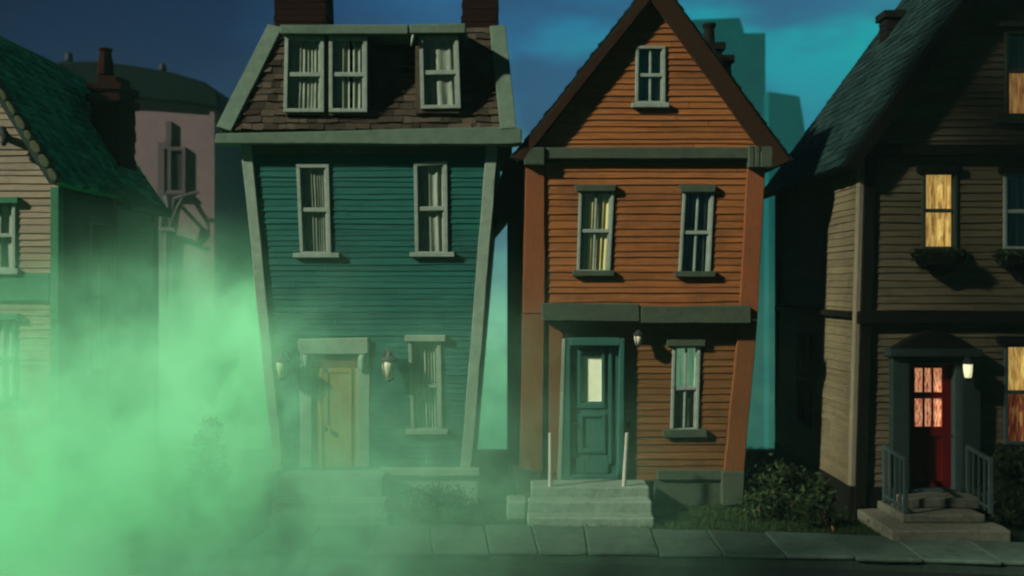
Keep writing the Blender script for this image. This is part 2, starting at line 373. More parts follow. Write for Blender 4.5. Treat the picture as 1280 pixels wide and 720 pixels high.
def steps_mesh(mb, levels):
    """levels: (x0,x1,yfront,yback,z0,z1)"""
    for (a, b, c, d, e, f) in levels: mb.box(a, b, c, d, e, f)
    return mb

# =================================================================== GREEN MANSARD HOUSE
D1 = 15.2
h1 = thing('green_house', (X(462, D1), D1, 0), 'crooked green clapboard house with brown shingled mansard roof and two dormers', 'house', 'crooked houses in a row along the street')
yl, yr = 306, 620
def l1(z):
    py = 360-(z-HC)*F/D1; return X(305+(py-195)*(345-305)/(590-195), D1)
def r1(z):
    py = 360-(z-HC)*F/D1; return X(620+(py-190)*(586-620)/(590-190), D1)
ops = []
ops.append(window(h1, [(370, 205), (411, 205), (414, 319), (375, 319)], D1, M['win_white'], M['curtain'], sill=rq(366, 316, 424, 322), seed=1))
ops.append(window(h1, [(517, 203), (559, 201), (560, 319), (519, 319)], D1, M['win_white'], M['curtain'], sill=rq(512, 315, 568, 321), seed=2))
ops.append(window(h1, [(510, 424), (551, 424), (553, 540), (514, 540)], D1, M['pale_trim'], M['curtain'], sill=rq(507, 537, 560, 543), hood=rq(506, 419, 557, 427), seed=3))
dop = (X(388, D1), X(449, D1), Z(584, D1), Z(441, D1)); ops.append(dop)
zb1 = Z(588, D1); zt1 = Z(176, D1)
clap(h1, M['green_clap'], zb1, zt1, l1, r1, front(D1), ops, row=0.088, out=0.016, seed=11)
# body side + back walls
YB1 = 20.0
mb = MB()
for f, sgn in ((l1, -1), (r1, 1)):
    a = (f(0), D1, 0); b = (f(zt1), D1, zt1); c = (f(zt1), YB1, zt1); d = (f(0), YB1, 0); quad(mb, a, b, c, d)
quad(mb, (l1(0), YB1, 0), (r1(0), YB1, 0), (r1(zt1), YB1, zt1), (l1(zt1), YB1, zt1))
mb.build('side_wall', M['green_clap'], h1)
# corner boards
mb = MB(); mb.prism([(l1(zt1)-0.02, zt1), (l1(zt1)+0.14, zt1), (l1(zb1)+0.12, zb1), (l1(zb1)-0.02, zb1)], D1-0.06, D1+0.1); mb.build('corner_board', M['pale_trim'], h1, bevel=0.008, sub=0.5, wobble=0.01)
mb = MB(); mb.prism([(r1(zt1)-0.15, zt1), (r1(zt1)+0.02, zt1), (r1(zb1)+0.03, zb1), (r1(zb1)-0.13, zb1)], D1-0.06, D1+0.1); mb.build('corner_board', M['pale_trim'], h1, bevel=0.008, sub=0.5, wobble=0.012)
# frieze under eave
mb = MB(); mb.box(l1(zt1)+0.1, r1(zt1)+0.03, D1-0.05, D1+0.02, Z(192, D1), Z(182, D1)); mb.build('frieze_board', M['sage'], h1, bevel=0.008)
# foundation
mb = MB(); mb.rect(466, 594, 597, 640, D1, D1-0.06, D1+0.1); mb.build('foundation', M['stone'], h1, bevel=0.01, sub=0.4, wobble=0.012)
mb = MB(); mb.box(X(476, D1), X(600, D1), D1-0.14, D1+0.02, Z(593, D1), Z(584, D1)); mb.build('base_ledge', M['pale_trim'], h1, bevel=0.012)
# roof
De = 15.0; Dt = 15.75
eL, eR = X(277, De), X(640, De); ez = Z(163, De)
tL, tR = X(344, Dt), X(622, Dt); tz = Z(36, Dt)
Vd = Vector((0, Dt-De, tz-ez)); vl = Vd.length
mb = MB()
sk = MB()
quad(sk, (eL, De+0.02, ez), (eR, De+0.02, ez), (tR, Dt+0.02, tz), (tL, Dt+0.02, tz))
YE = 20.3
quad(sk, (eL, De+0.02, ez), (tL, Dt+0.02, tz), (tL, YE-0.8, tz), (eL, YE, ez))
quad(sk, (eR, De+0.02, ez), (tR, Dt+0.02, tz), (tR, YE-0.8, tz), (eR, YE, ez))
quad(sk, (tL, Dt, tz), (tR, Dt, tz), (tR, YE-0.8, tz), (tL, YE-0.8, tz))
quad(sk, (eL, YE, ez), (eR, YE, ez), (tR, YE-0.8, tz), (tL, YE-0.8, tz))
quad(sk, (eL, De+0.02, ez), (eR, De+0.02, ez), (eR, YE, ez), (eL, YE, ez))
roof1 = sk.build('roof', M['shingle_brown'], h1)
lmin = lambda v: (tL-eL)*v/vl + 0.02
lmax = lambda v: (eR-eL)+(tR-eR)*v/vl - 0.02
shingles(mb, (eL, De, ez), (1, 0, 0), Vd, vl, lmin, lmax, 0.17, 0.125, 0.03, seed=3)
Vs = Vector((tL-eL, 0, tz-ez))
shingles(mb, (eL, YE-0.1, ez), (0, -1, 0), Vs, Vs.length, lambda v: 0.8*v/Vs.length, lambda v: (YE-0.1-De)-(Dt-De)*v/Vs.length, 0.2, 0.14, 0.03, seed=4)
mb.build('shingles', M['shingle_brown'], roof1, normals=False)
# hip trims
def beam(mb, a, b, w, h, up=(0, 0, 1)):
    a, b = Vector(a), Vector(b); t = (b-a).normalized(); s = t.cross(Vector(up)).normalized(); u = s.cross(t)
    vs = []
    for p in (a, b):
        for i, j in ((-1, -1), (1, -1), (1, 1), (-1, 1)): vs.append(p+s*i*w/2+u*j*h/2)
    mb.add(vs, [(0, 1, 2, 3), (7, 6, 5, 4), (0, 4, 5, 1), (1, 5, 6, 2), (2, 6, 7, 3), (3, 7, 4, 0)])
for (a, b) in (((eL+0.05, De-0.03, ez), (tL+0.02, Dt-0.03, tz+0.02)), ((eR-0.05, De-0.03, ez), (tR, Dt-0.03, tz+0.02))):
    mb = MB(); beam(mb, a, b, 0.24, 0.09, up=(0, -1, 0.4)); mb.build('hip_board', M['roof_trim'], roof1, bevel=0.01, sub=0.5, wobble=0.014)
# eave board with lip
mb = MB()
mb.px([(268, 179), (270, 167), (644, 158), (652, 161), (652, 178), (640, 180)], De-0.06, De-0.06, De+0.3)
mb.build('eave_board', M['roof_trim'], h1, bevel=0.012, sub=0.6, wobble=0.012)
# dormers
def dormer(pqs, capx, Dd=15.02):
    body = MB(); x0, x1, y0, y1 = capx[0], capx[1], capx[2], capx[3]
    # side cheeks running back to the roof slope
    a0, a1 = X(x0+1, Dd), X(pqs[-1][1][0]+1, Dd); zt_, zb_ = Z(y0+8, Dd), Z(y1+4, Dd)
    yslope = lambda z: De+(Dt-De)*(z-ez)/(tz-ez)
    pts = []
    for xx in (a0, a1):
        pts.append(((xx, Dd+0.02, zb_), (xx, Dd+0.02, zt_), (xx, yslope(zt_)+0.1, zt_), (xx, yslope(zb_)+0.02, zb_)))
    for p in pts: body.add(p, [(0, 1, 2, 3)])
    body.add([pts[0][1], pts[1][1], pts[1][2], pts[0][2]], [(0, 1, 2, 3)])
    body.add([pts[0][0], pts[1][0], pts[1][3], pts[0][3]], [(0, 1, 2, 3)])
    # front strips around windows
    top = min(Z(p[0][1], Dd) for p in pqs)
    xs = [a0] + [v for p in pqs for v in (X(p[0][0]+4, Dd), X(p[1][0]-4, Dd))] + [a1]
    for k in range(0, len(xs), 2): body.box(xs[k], xs[k+1], Dd, Dd+0.03, zb_, zt_)
    body.box(a0+0.01, a1-0.01, Dd-0.004, Dd+0.026, top-0.02, zt_-0.01)
    body.box(a0+0.01, a1-0.01, Dd-0.004, Dd+0.026, zb_+0.01, Z(pqs[0][2][1]-4, Dd))
    dm = body.build('dormer', M['shingle_brown'], h1)
    cap = MB(); Dc = Dd-0.12; cap.px([(x0-6, y0), (x1+4, y0-1), (x1+4, y0+11), (x0-6, y0+11)], Dc, Dc, Dt+0.2); cap.build('cap_board', M['roof_trim'], dm, bevel=0.012, sub=0.5, wobble=0.01)
    for i, p in enumerate(pqs):
        window(h1, p, Dd, M['win_white'], M['curtain'], cas=0.055, seed=20+i+int(x0), cur='full' if i == 0 else 'gap')
    return dm
dormer([[(356, 45), (405, 45), (405, 140), (354, 140)], [(411, 45), (459, 45), (459, 140), (411, 140)]], (356, 506, 31, 141))
dormer([[(524, 45), (573, 44), (576, 135), (526, 136)]], (518, 578, 30, 138))
# finial hook by the second dormer
mb = MB(); Dh = 14.95
mb.tube([(X(517, Dh), Dh, Z(42, Dh)), (X(516, Dh), Dh-0.03, Z(50, Dh)), (X(514, Dh), Dh, Z(58, Dh))], [0.018, 0.026, 0.010]); mb.build('gutter_hook', M['win_white'], h1, smooth=True)
def chimney(parent, x0, x1, ytop, ybot, D, mat=None, pots=0, depth=0.7):
    mat = mat or M['brick_dark']
    mb = MB(); a, b, t, z0 = X(x0, D), X(x1, D), Z(ytop, D), Z(ybot, D)
    rows = max(1, int((t-z0)/0.1)); rr = random.Random(int(x0))
    for i in range(rows):
        j = rr.uniform(-0.012, 0.012); z = z0+(t-z0)*i/rows; z2 = z0+(t-z0)*(i+1)/rows
        mb.box(a+j, b+j, D+j, D+depth+j, z+0.004, z2-0.004)
        mb.box(a+0.02, b-0.02, D+0.02, D+depth-0.02, z2-0.006, z2+0.006)
    mb.box(a-0.05, b+0.05, D-0.05, D+depth+0.05, t, t+0.12)
    c = mb.build('chimney', mat, parent, bevel=0.01)
    for k in range(pots):
        xx = a+(b-a)*(k+0.5)/pots; p = MB(); p.lathe(xx, D+depth/2, [(0.12, t+0.12), (0.10, t+0.2), (0.09, t+0.42), (0.12, t+0.46), (0.12, t+0.5), (0.08, t+0.5)]); p.build('chimney_pot', mat, c, smooth=False)
    return c
chimney(h1, 343, 408, -30, 60, 16.3, pots=2); chimney(h1, 577, 622, -30, 60, 16.3, pots=1)
# door
def door_h1():
    mb = MB(); D = D1
    mb.rect(375, 440, 390, 584, D-0.025, D-0.025, D+0.04); mb.rect(447, 440, 462, 584, D-0.025, D-0.025, D+0.04)
    s = mb.build('door_surround', M['pale_trim'], h1, bevel=0.01, sub=0.4, wobble=0.008)
    mb = MB(); mb.px([(372, 424), (460, 422), (461, 441), (456, 443), (380, 443), (373, 439)], D-0.07, D-0.07, D); mb.build('hood', M['pale_trim'], s, bevel=0.015)
    for cx in (383, 453):
        mb = MB(); c = X(cx, D-0.04); mb.lathe(c, D-0.04, [(0.05, Z(443, D)), (0.055, Z(449, D)), (0.04, Z(459, D)), (0.012, Z(466, D))], 10); mb.build('bracket', M['pale_trim'], s, smooth=True)
    Di = D+0.02
    mb = MB(); mb.rect(388, 441, 449, 460, D+0.01, D+0.01, D+0.2); mb.build('transom', M['brown_wood'], h1, bevel=0.008)
    mb = MB(); mb.rect(387, 458, 450, 588, Di, Di, Di+0.05)
    for (a, b, c, d) in ((388, 460, 394, 586), (398, 460, 403, 586), (404, 460, 410, 530), (436, 460, 440, 586), (445, 460, 450, 586), (403, 460, 436, 466), (410, 576, 436, 583)):
        mb.rect(a, b, c, d, Di-0.018, Di-0.018, Di+0.01)
    d = mb.build('door', M['wood_door'], h1, bevel=0.006)
    mb = MB(); mb.lathe(X(407, Di-0.06), Di-0.06, [(0.01, Z(536, Di)-0.03), (0.03, Z(536, Di)-0.02), (0.03, Z(536, Di)+0.02), (0.01, Z(536, Di)+0.03)]); mb.build('door_knob', M['iron'], d, smooth=True)
door_h1()
# wall lanterns
def lantern(parent, cx, ytop, ybot, D, glassmat, metal, flip=1, w=0.085):
    Dl = D-0.2; s = D/F; zt, zb = Z(ytop, Dl), Z(ybot, Dl); c = X(cx, Dl); H = zt-zb
    mb = MB()
    mb.tube([(c+flip*0.02, D-0.01, zb+H*0.42), (c+flip*0.10, D-0.07, zb+H*0.75), (c+flip*0.07, D-0.16, zt+0.02), (c, Dl, zt-0.02)], 0.016, 6)
    mb.box(c+flip*0.02-0.03, c+flip*0.02+0.03, D-0.03, D-0.005, zb+H*0.25, zb+H*0.6)
    mb.lathe(c, Dl, [(0.012, zt), (0.03, zt-0.02), (0.05, zt-H*0.16), (w+0.02, zt-H*0.30), (w, zt-H*0.33)], 8)
    mb.lathe(c, Dl, [(w*0.62, zb+H*0.12), (w*0.7, zb+H*0.08), (0.03, zb+0.02), (0.012, zb)], 8)
    for k in range(4):
        a = math.pi/4+k*math.pi/2
        mb.tube([(c+w*math.cos(a), Dl+w*math.sin(a), zt-H*0.33), (c+w*0.65*math.cos(a), Dl+w*0.65*math.sin(a), zb+H*0.1)], 0.008, 5)
    l = mb.build('wall_lantern', metal, parent)
    g = MB(); g.lathe(c, Dl, [(w*0.85, zt-H*0.34), (w*0.9, zt-H*0.5), (w*0.58, zb+H*0.12)], 10); g.build('lantern_glass', glassmat, l, smooth=True)
    return l
lantern(h1, 352, 440, 476, D1, M['lamp_glass'], M['grey_iron'], 1, 0.11)
lantern(h1, 486, 438, 478, D1, M['lamp_glass'], M['grey_iron'], -1, 0.11)
mb = MB()
steps_mesh(mb, [(X(345, 14.5), X(478, 14.5), 14.5, D1-0.02, 0, Z(586, D1)-0.01), (X(340, 14.15), X(482, 14.15), 14.15, 14.5, 0, 0.28), (X(336, 13.85), X(485, 13.85), 13.82, 14.15, 0, 0.14)])
mb.build('front_steps', M['stone'], h1, bevel=0.02, sub=0.35, wobble=0.014)

# =================================================================== ORANGE GABLE HOUSE
D2 = 15.2
h2 = thing('orange_house', (X(800, D2), D2, 0), 'narrow orange clapboard house with steep dark gable, sage trim and teal front door', 'house', 'crooked houses in a row along the street')
def pxy(z, D=D2): return 360-(z-HC)*F/D
def l2(z): return X(657-(pxy(z)-207)*7/385, D2)
def r2(z): return X(955-(pxy(z)-207)*27/385, D2)
ops = []
ops.append(window(h2, [(724, 236), (768, 236), (763, 341), (721, 341)], D2-0.03, M['sage'] if 0 else M['win_white'], M['curtain_cream'], mullion=True, sill=rq(716, 338, 768, 345), hood=[(718, 231), (771, 231), (769, 239), (721, 239)], sillmat=M['sage'], hoodmat=M['sage'], cur='full', seed=5, cas=0.045))
ops.append(window(h2, [(854, 238), (893, 238), (888, 343), (848, 343)], D2-0.03, M['win_white'], M['curtain_dark'], mullion=True, sill=[(843, 339), (896, 339), (894, 346), (845, 346)], hood=[(849, 231), (896, 231), (894, 240), (852, 240)], sillmat=M['sage'], hoodmat=M['sage'], cur='gap', seed=6, cas=0.045))
opa = window(h2, [(795, 57), (832, 57), (832, 130), (794, 130)], D2-0.03, M['win_white'], M['curtain_dark'], mullion=True, sill=rq(790, 128, 837, 134), cur='split', seed=7, cas=0.045)
low = window(h2, [(841, 432), (876, 431), (873, 539), (838, 540)], D2, M['win_white'], M['glow_blind'], mullion=True, sill=[(828, 537), (884, 537), (884, 547), (830, 547)], hood=rq(834, 424, 882, 433), sillmat=M['sage'], hoodmat=M['sage'], cur='two_tone', lowermat=M['curtain'], seed=8, cas=0.045)
doorop = (X(712.5, D2), X(775.5, D2), Z(600, D2), Z(430, D2))
zmid = Z(394, D2); zcor = Z(196, D2)
clap(h2, M['shaded_orange_clap'], Z(600, D2), zmid, l2, r2, front(D2), [low, doorop], seed=21, name='wall')
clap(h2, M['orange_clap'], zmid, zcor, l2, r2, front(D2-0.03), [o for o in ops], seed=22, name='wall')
# gable
PX, PY = 822, -14
apz = Z(PY, D2); gx0, gx1 = X(662, D2), X(972, D2)
apx = X(PX, D2)
def g0(z): t = (z-zcor)/(apz-zcor); return gx0+(apx-gx0)*t
def g1(z): t = (z-zcor)/(apz-zcor); return gx1+(apx-gx1)*t
clap(h2, M['orange_clap'], zcor, apz-0.05, g0, g1, front(D2-0.03), [opa], row=0.09, seed=23, name='gable_wall')
# side / rear walls
YB2 = 19.6
mb = MB()
for f in (l2, r2): quad(mb, (f(0), D2, 0), (f(zcor), D2, zcor), (f(zcor), YB2, zcor), (f(0), YB2, 0))
mb.add([(l2(0), YB2, 0), (r2(0), YB2, 0), (gx1, YB2, zcor), (apx, YB2, apz), (gx0, YB2, zcor)], [(0, 1, 2, 3, 4)])
mb.build('side_wall', M['orange_clap'], h2)
# corner pilasters
mb = MB(); mb.px([(657, 203), (681, 203), (681, 392), (653, 392)], D2-0.08, D2-0.08, D2+0.05); mb.build('corner_post', M['orange_post'], h2, bevel=0.012, sub=0.5, wobble=0.008)
mb = MB(); mb.px([(653, 393), (681, 393), (678, 592), (650, 592)], D2-0.08, D2-0.08, D2+0.05); mb.build('corner_post', M['shaded_orange_post'], h2, bevel=0.012, sub=0.5, wobble=0.008)
mb = MB(); mb.px([(935, 203), (957, 203), (947, 400), (924, 400)], D2-0.08, D2-0.08, D2+0.05); mb.build('corner_post', M['orange_post'], h2, bevel=0.012, sub=0.5, wobble=0.008)
mb = MB(); mb.px([(924, 401), (947, 401), (930, 592), (905, 592)], D2-0.08, D2-0.08, D2+0.05); mb.build('corner_post', M['shaded_orange_post'], h2, bevel=0.012, sub=0.5, wobble=0.008)
# thin post returning by the lower left (shadow gap board)
mb = MB(); mb.rect(686, 405, 704, 592, D2-0.04, D2-0.04, D2); mb.build('door_side_board', M['shaded_orange_post'], h2, bevel=0.006)
# cornice band + blocks
mb = MB(); mb.rect(683, 184, 937, 198, D2-0.16, D2-0.16, D2); mb.rect(683, 198, 937, 203, D2-0.08, D2-0.08, D2-0.002); mb.build('cornice', M['sage'], h2, bevel=0.01, sub=0.5, wobble=0.008)
mb = MB(); mb.rect(655, 184, 681, 206, D2-0.2, D2-0.2, D2+0.05); mb.build('cornice_block', M['sage'], h2, bevel=0.015)
mb = MB()
for a, b in ((936, 943), (944, 950), (951, 966)): mb.rect(a, 182, b, 209, D2-0.2, D2-0.2, D2+0.05)
mb.build('cornice_block', M['sage'], h2, bevel=0.012)
# ledge between floors (two boards)
mb = MB(); mb.px([(677, 379), (799, 380), (800, 402), (678, 401)], D2-0.3, D2-0.3, D2); mb.build('storey_ledge', M['sage'], h2, bevel=0.012, sub=0.5, wobble=0.008)
mb = MB(); mb.px([(801, 383), (939, 382), (939, 404), (801, 404)], D2-0.29, D2-0.29, D2); mb.build('storey_ledge', M['sage'], h2, bevel=0.012, sub=0.5, wobble=0.008)
# roof: two sloped slabs, real thickness
Dr = D2-0.15
top = (X(821, Dr), Z(-32, Dr)); el = (X(640, Dr), Z(197, Dr)); er = (X(989, Dr), Z(200, Dr))
YR = 20.0
def slab_roof(a, b, th, y0, y1, name, mat, parent, seed, rows=True, left=False, bw=0.20, th_s=0.026):
    """a = eave (x,z), b = ridge (x,z)"""
    A, B = Vector((a[0], 0, a[1])), Vector((b[0], 0, b[1])); t = (B-A).normalized(); n = Vector((-t.z, 0, t.x))
    if n.z < 0: n = -n
    mb = MB(); P = lambda p, y: (p.x, y, p.z)
    lo, hi, hi2, lo2 = A-n*th, B-n*th, B, A
    mb.add([P(lo, y0), P(hi, y0), P(hi2, y0), P(lo2, y0), P(lo, y1), P(hi, y1), P(hi2, y1), P(lo2, y1)],
           [(0, 1, 2, 3), (7, 6, 5, 4), (0, 4, 5, 1), (1, 5, 6, 2), (2, 6, 7, 3), (3, 7, 4, 0)])
    o = mb.build(name, mat, parent)
    s = MB(); L_ = (B-A).length
    if left: shingles(s, (A.x, y1, A.z), (0, -1, 0), (B-A), L_, lambda v: 0, lambda v: y1-y0, 0.2, 0.16, th_s, seed=seed)
    else: shingles(s, (A.x, y0, A.z), (0, 1, 0), (B-A), L_, lambda v: 0, lambda v: y1-y0, 0.2, 0.16, th_s, seed=seed)
    s.build('shingles', mat, o, normals=False)
    # rake board just in front
    r = MB(); q = 0.012
    lo, hi = A-n*(th+bw)+t*0.06, B-n*(th+bw)
    up, uh = A-n*0.02, B-n*0.02
    r.prism([(lo.x, lo.z), (hi.x, hi.z), (uh.x, uh.z), (up.x, up.z)], y0-0.05, y0-0.002)
    return o, r
roofL, rb = slab_roof(el, top, 0.10, Dr, YR, 'roof', M['shingle_dark'], h2, 31, left=True, bw=0.06)
rb.build('rake_board', M['rake_brown'], roofL, bevel=0.01, sub=0.5, wobble=0.008)
roofR, rb = slab_roof(er, top, 0.10, Dr, YR, 'roof', M['shingle_dark'], h2, 32, bw=0.20)
rb.build('rake_board', M['rake_brown'], roofR, bevel=0.01, sub=0.5, wobble=0.008)
# catslide at the rear left: roof sweeps down beyond the front
mb = MB(); cs0 = (X(652, 16.6), Z(190, 16.6)); cs1 = (X(614, 17.0), Z(288, 17.0))
mb.prism([cs0, (cs0[0]+0.05, cs0[1]-0.25), (cs1[0]+0.25, cs1[1]+0.25), (cs1[0]+0.0, cs1[1]-0.04), (cs1[0]-0.02, cs1[1]+0.1), ((cs0[0]+cs1[0])/2-0.05, (cs0[1]+cs1[1])/2+0.0)], 16.6, 19.6)
mb.build('catslide_roof', M['shingle_dark'], h2, sub=0.4, wobble=0.02)
mb = MB(); mb.box(X(634, 17.0), 0.2, 17.0, 19.4, 0, Z(210, 17.0)); mb.build('rear_wing_wall', M['dark_trim'], h2)
mb = MB(); mb.px([(614, 288), (636, 262), (640, 200), (632, 200), (615, 262)], 16.95, 16.8, 16.98); mb.build('barge_board', M['dark_trim'], h2)
chimney(h2, 877, 903, 62, 120, 17.5, mat=M['dark_trim'], pots=1, depth=0.5)
chimney(h2, 892, 914, 78, 140, 17.1, mat=M['dark_trim'], pots=0, depth=0.3)
mb = MB(); mb.lathe(X(856, 16.6), 16.6, [(0.05, Z(60, 16.6)), (0.05, Z(36, 16.6)), (0.09, Z(34, 16.6)), (0.09, Z(28, 16.6)), (0.04, Z(26, 16.6))]); mb.build('roof_vent', M['dark_trim'], h2)
# foundation
mb = MB(); mb.rect(818, 597, 906, 640, D2, D2-0.03, D2+0.1); mb.build('foundation', M['sage'], h2, sub=0.4, wobble=0.01)
mb = MB(); mb.rect(822, 588, 908, 600, D2-0.08, D2-0.08, D2+0.02); mb.build('base_ledge', M['sage'], h2, bevel=0.01)
mb = MB(); mb.px([(903, 590), (931, 590), (929, 632), (903, 632)], D2-0.17, D2-0.17, D2+0.06); mb.build('post_base', M['sage'], h2, bevel=0.014)
mb = MB(); mb.px([(642, 584), (676, 590), (676, 632), (648, 632)], D2-0.17, D2-0.17, D2+0.06); mb.build('post_base', M['sage'], h2, bevel=0.014)
# door
def door_h2():
    D = D2
    mb = MB(); mb.px([(707, 423), (713, 423), (713, 600), (701, 600)], D-0.06, D-0.06, D+0.04); mb.px([(775, 423), (781, 423), (779, 600), (772, 600)], D-0.12, D-0.12, D+0.04); mb.rect(713, 422, 775, 432, D-0.12, D-0.12, D+0.04)
    mb.rect(701, 594, 779, 601, D-0.10, D-0.10, D+0.02)
    s = mb.build('door_surround', M['teal_door'], h2, bevel=0.01)
    mb = MB(); mb.px([(703, 424), (707, 423), (702, 600), (697, 600)], D-0.07, D-0.07, D-0.02); mb.build('casing_strip', M['pale_trim'], s, bevel=0.006)
    Di = D+0.02; d = MB()
    # leaf with opening for the glass
    for (a, b, c, e) in ((712, 430, 726, 600), (752, 430, 776, 600), (726, 430, 752, 446), (726, 502, 752, 600)): d.rect(a, b, c, e, Di, Di, Di+0.06)
    for (a, b, c, e) in ((722, 441, 726, 507), (752, 441, 756, 507), (722, 437, 756, 442), (722, 505, 756, 510), (723, 517, 728, 566), (752, 517, 757, 566), (728, 517, 752, 521), (728, 561, 752, 566), (761, 436, 765, 580), (715, 572, 760, 592)):
        d.rect(a, b, c, e, Di-0.03, Di-0.03, Di+0.004)
    dr = d.build('door', M['teal_door'], h2, bevel=0.005)
    g = MB(); g.rect(726, 446, 752, 502, Di+0.03, Di+0.03, Di+0.04); g.build('door_blind', M['blind_white'], dr)
    g = MB(); g.rect(727, 447, 751, 501, Di, Di+0.004, Di+0.008); g.build('door_glass', M['glass'], dr)
    k = MB(); k.tube([(X(719, Di), Di-0.06, Z(530, Di)), (X(719, Di), Di, Z(530, Di))], 0.02); k.build('door_knob', M['iron'], dr)
door_h2()
lan = lantern(h2, 798, 412, 434, D2, M['lamp_glass'], M['iron'], 1, 0.07)
mb = MB(); mb.box(X(784, 15.15), X(788, 15.15), D2-0.05, D2-0.002, Z(534, D2), Z(524, D2)); mb.build('door_bell', M['brick_dark'], h2, bevel=0.005)
mb = MB()
steps_mesh(mb, [(X(664, 14.47), X(812, 14.47), 14.47, D2-0.14, 0, 0.415), (X(660, 14.12), X(815, 14.12), 14.12, 14.47, 0, 0.28), (X(659, 13.8), X(818, 13.8), 13.78, 14.12, 0, 0.14)])
mb.build('front_steps', M['stone'], h2, bevel=0.022, sub=0.3, wobble=0.014)
mb = MB(); mb.box(X(634, 14.3), X(658, 14.3), 14.2, 14.7, 0, 0.27); mb.build('step_side_block', M['stone'], h2, bevel=0.03, sub=0.2, wobble=0.02)
for (a, b) in ((688, 688), (784, 780)):
    mb = MB(); D = 14.55; z0 = 0.41
    mb.tube([(X(b, D), D, z0), (X(a, D), D, Z(541, D))], [0.032, 0.028], 10); mb.build('hand_post', M['white_post'], h2, smooth=False)

# =================================================================== TAN HOUSE (right)
D3 = 14.3
h3 = thing('tan_house', (X(1180, D3), D3, 0), 'dark tan clapboard house with glowing amber windows and a red front door, at the right', 'house', 'crooked houses in a row along the street')
def l3(z): return X(1077-(pxy(z, D3)-195)*13/450, D3)
RX3 = X(1500, D3)
def r3(z): return RX3
ops = []
flower = M['dark_trim']
ops.append(window(h3, rq(1153, 214, 1197, 312), D3-0.02, M['sage'], M['lit_amber'], sill=rq(1146, 311, 1208, 320), hood=rq(1148, 206, 1203, 215), sillmat=flower, hoodmat=flower, seed=9, cas=0.045))
ops.append(window(h3, rq(1255, 216, 1299, 312), D3-0.02, M['win_white'], M['curtain_dark'], sill=rq(1250, 311, 1308, 320), hood=rq(1251, 208, 1304, 216), sillmat=flower, hoodmat=flower, seed=10, cas=0.045, cur='gap'))
ops.append(window(h3, rq(1256, 430, 1302, 556), D3, M['grey_teal'], M['lit_amber'], lowermat=M['lit_red'], sill=rq(1248, 556, 1310, 566), hood=rq(1249, 420, 1308, 430), sillmat=flower, hoodmat=flower, seed=12, cas=0.045, mid=0.48))
att = window(h3, rq(1257, 38, 1311, 146), D3-0.02, M['sage'], M['curtain_dark'], lowermat=M['lit_dim'], sill=rq(1246, 146, 1322, 154), hood=rq(1250, 26, 1318, 33), sillmat=M['sage'], hoodmat=M['sage'], seed=13, cas=0.05, mid=0.46)
d3op = (X(1138, D3), X(1192, D3), Z(618, D3), Z(450, D3))
zf3 = Z(608, D3); zu3 = Z(186, D3); zm3 = Z(396, D3)
clap(h3, M['tan_clap'], zf3, zm3, l3, r3, front(D3), ops[2:3]+[d3op], row=0.10, seed=41)
clap(h3, M['tan_clap'], zm3, zu3, l3, r3, front(D3-0.02), ops[:2], row=0.10, seed=42)
# gable
Dg = D3-0.25
ge = (X(1052, Dg), Z(207, Dg)); slope3 = 195/142.0
ridx = X(1330, D3); 
gl = ge[0]; gz = ge[1]
ridz = gz+(ridx-gl)*slope3
def gg0(z): return gl+(z-gz)/slope3 + 0.10
def gg1(z): return 2*ridx-gg0(z)
clap(h3, M['tan_clap'], zu3, ridz-0.3, lambda z: max(gg0(z), l3(zu3)), gg1, front(D3-0.02), [att], row=0.10, seed=43, name='gable_wall')
rl3, rb = slab_roof((gl, gz), (ridx, ridz), 0.10, Dg, 18.7, 'roof', M['shingle_dark'], h3, 51, left=True, bw=0.10, th_s=0.014)
rb.build('rake_board', M['dark_trim'], rl3, bevel=0.01, sub=0.6, wobble=0.01)
rr3, rb = slab_roof((2*ridx-gl, gz), (ridx, ridz), 0.10, Dg, 18.7, 'roof', M['shingle_dark'], h3, 52, bw=0.10)
rb.build('rake_board', M['dark_trim'], rr3, bevel=0.01)
# side wall
YB3 = 18.4
side = lambda s, o, z: (l3(z)-o, s, z)
sop = (15.35, 15.85, Z(520, 15.5), Z(425, 15.5))
sop = (16.35, 16.95, 1.05, 2.45)
clap(h3, M['tan_side'], zf3, Z(394, D3), lambda z: D3, lambda z: YB3, side, [sop], row=0.10, seed=44, name='side_wall')
clap(h3, M['tan_side'], Z(394, D3), Z(194, D3), lambda z: D3, lambda z: YB3, side, [], row=0.10, seed=45, name='side_wall')
mb = MB(); xs = l3(1.7)
mb.box(xs+0.10, xs+0.12, 16.3, 17.0, 1.0, 2.5); w = mb.build('side_window', M['interior'], h3)
mb = MB()
for (a, b, c, d) in ((16.27, 16.36, 1.0, 2.5), (16.94, 17.03, 1.0, 2.5), (16.36, 16.94, 1.0, 1.08), (16.36, 16.94, 2.42, 2.5), (16.36, 16.94, 1.72, 1.78)):
    mb.box(xs-0.06, xs+0.06, a, b, c, d)
mb.build('window_frame', M['dark_trim'], w, bevel=0.006)
mb = MB(); mb.add([(l3(0)-0.03, D3, -0.02), (l3(zf3)-0.03, D3, zf3), (l3(zf3)-0.03, YB3, zf3), (l3(0)-0.03, YB3, -0.02)], [(0, 1, 2, 3)])
mb.box(l3(0)-0.02, X(1125, D3), D3-0.03, D3+0.05, 0, zf3); mb.box(X(1225, D3), RX3, D3-0.03, D3+0.05, 0, zf3); mb.build('foundation', M['dark_trim'], h3)
mb = MB(); mb.box(l3(0), RX3, YB3, YB3+0.05, 0, gz); mb.add([(RX3, D3, 0), (RX3, YB3, 0), (RX3, YB3, gz), (RX3, D3, gz)], [(0, 1, 2, 3)])
mb.add([(gl+0.1, YB3, gz), (2*ridx-gl-0.1, YB3, gz), (ridx, YB3, ridz-0.15)], [(0, 1, 2)]); mb.build('rear_wall', M['tan_side'], h3)
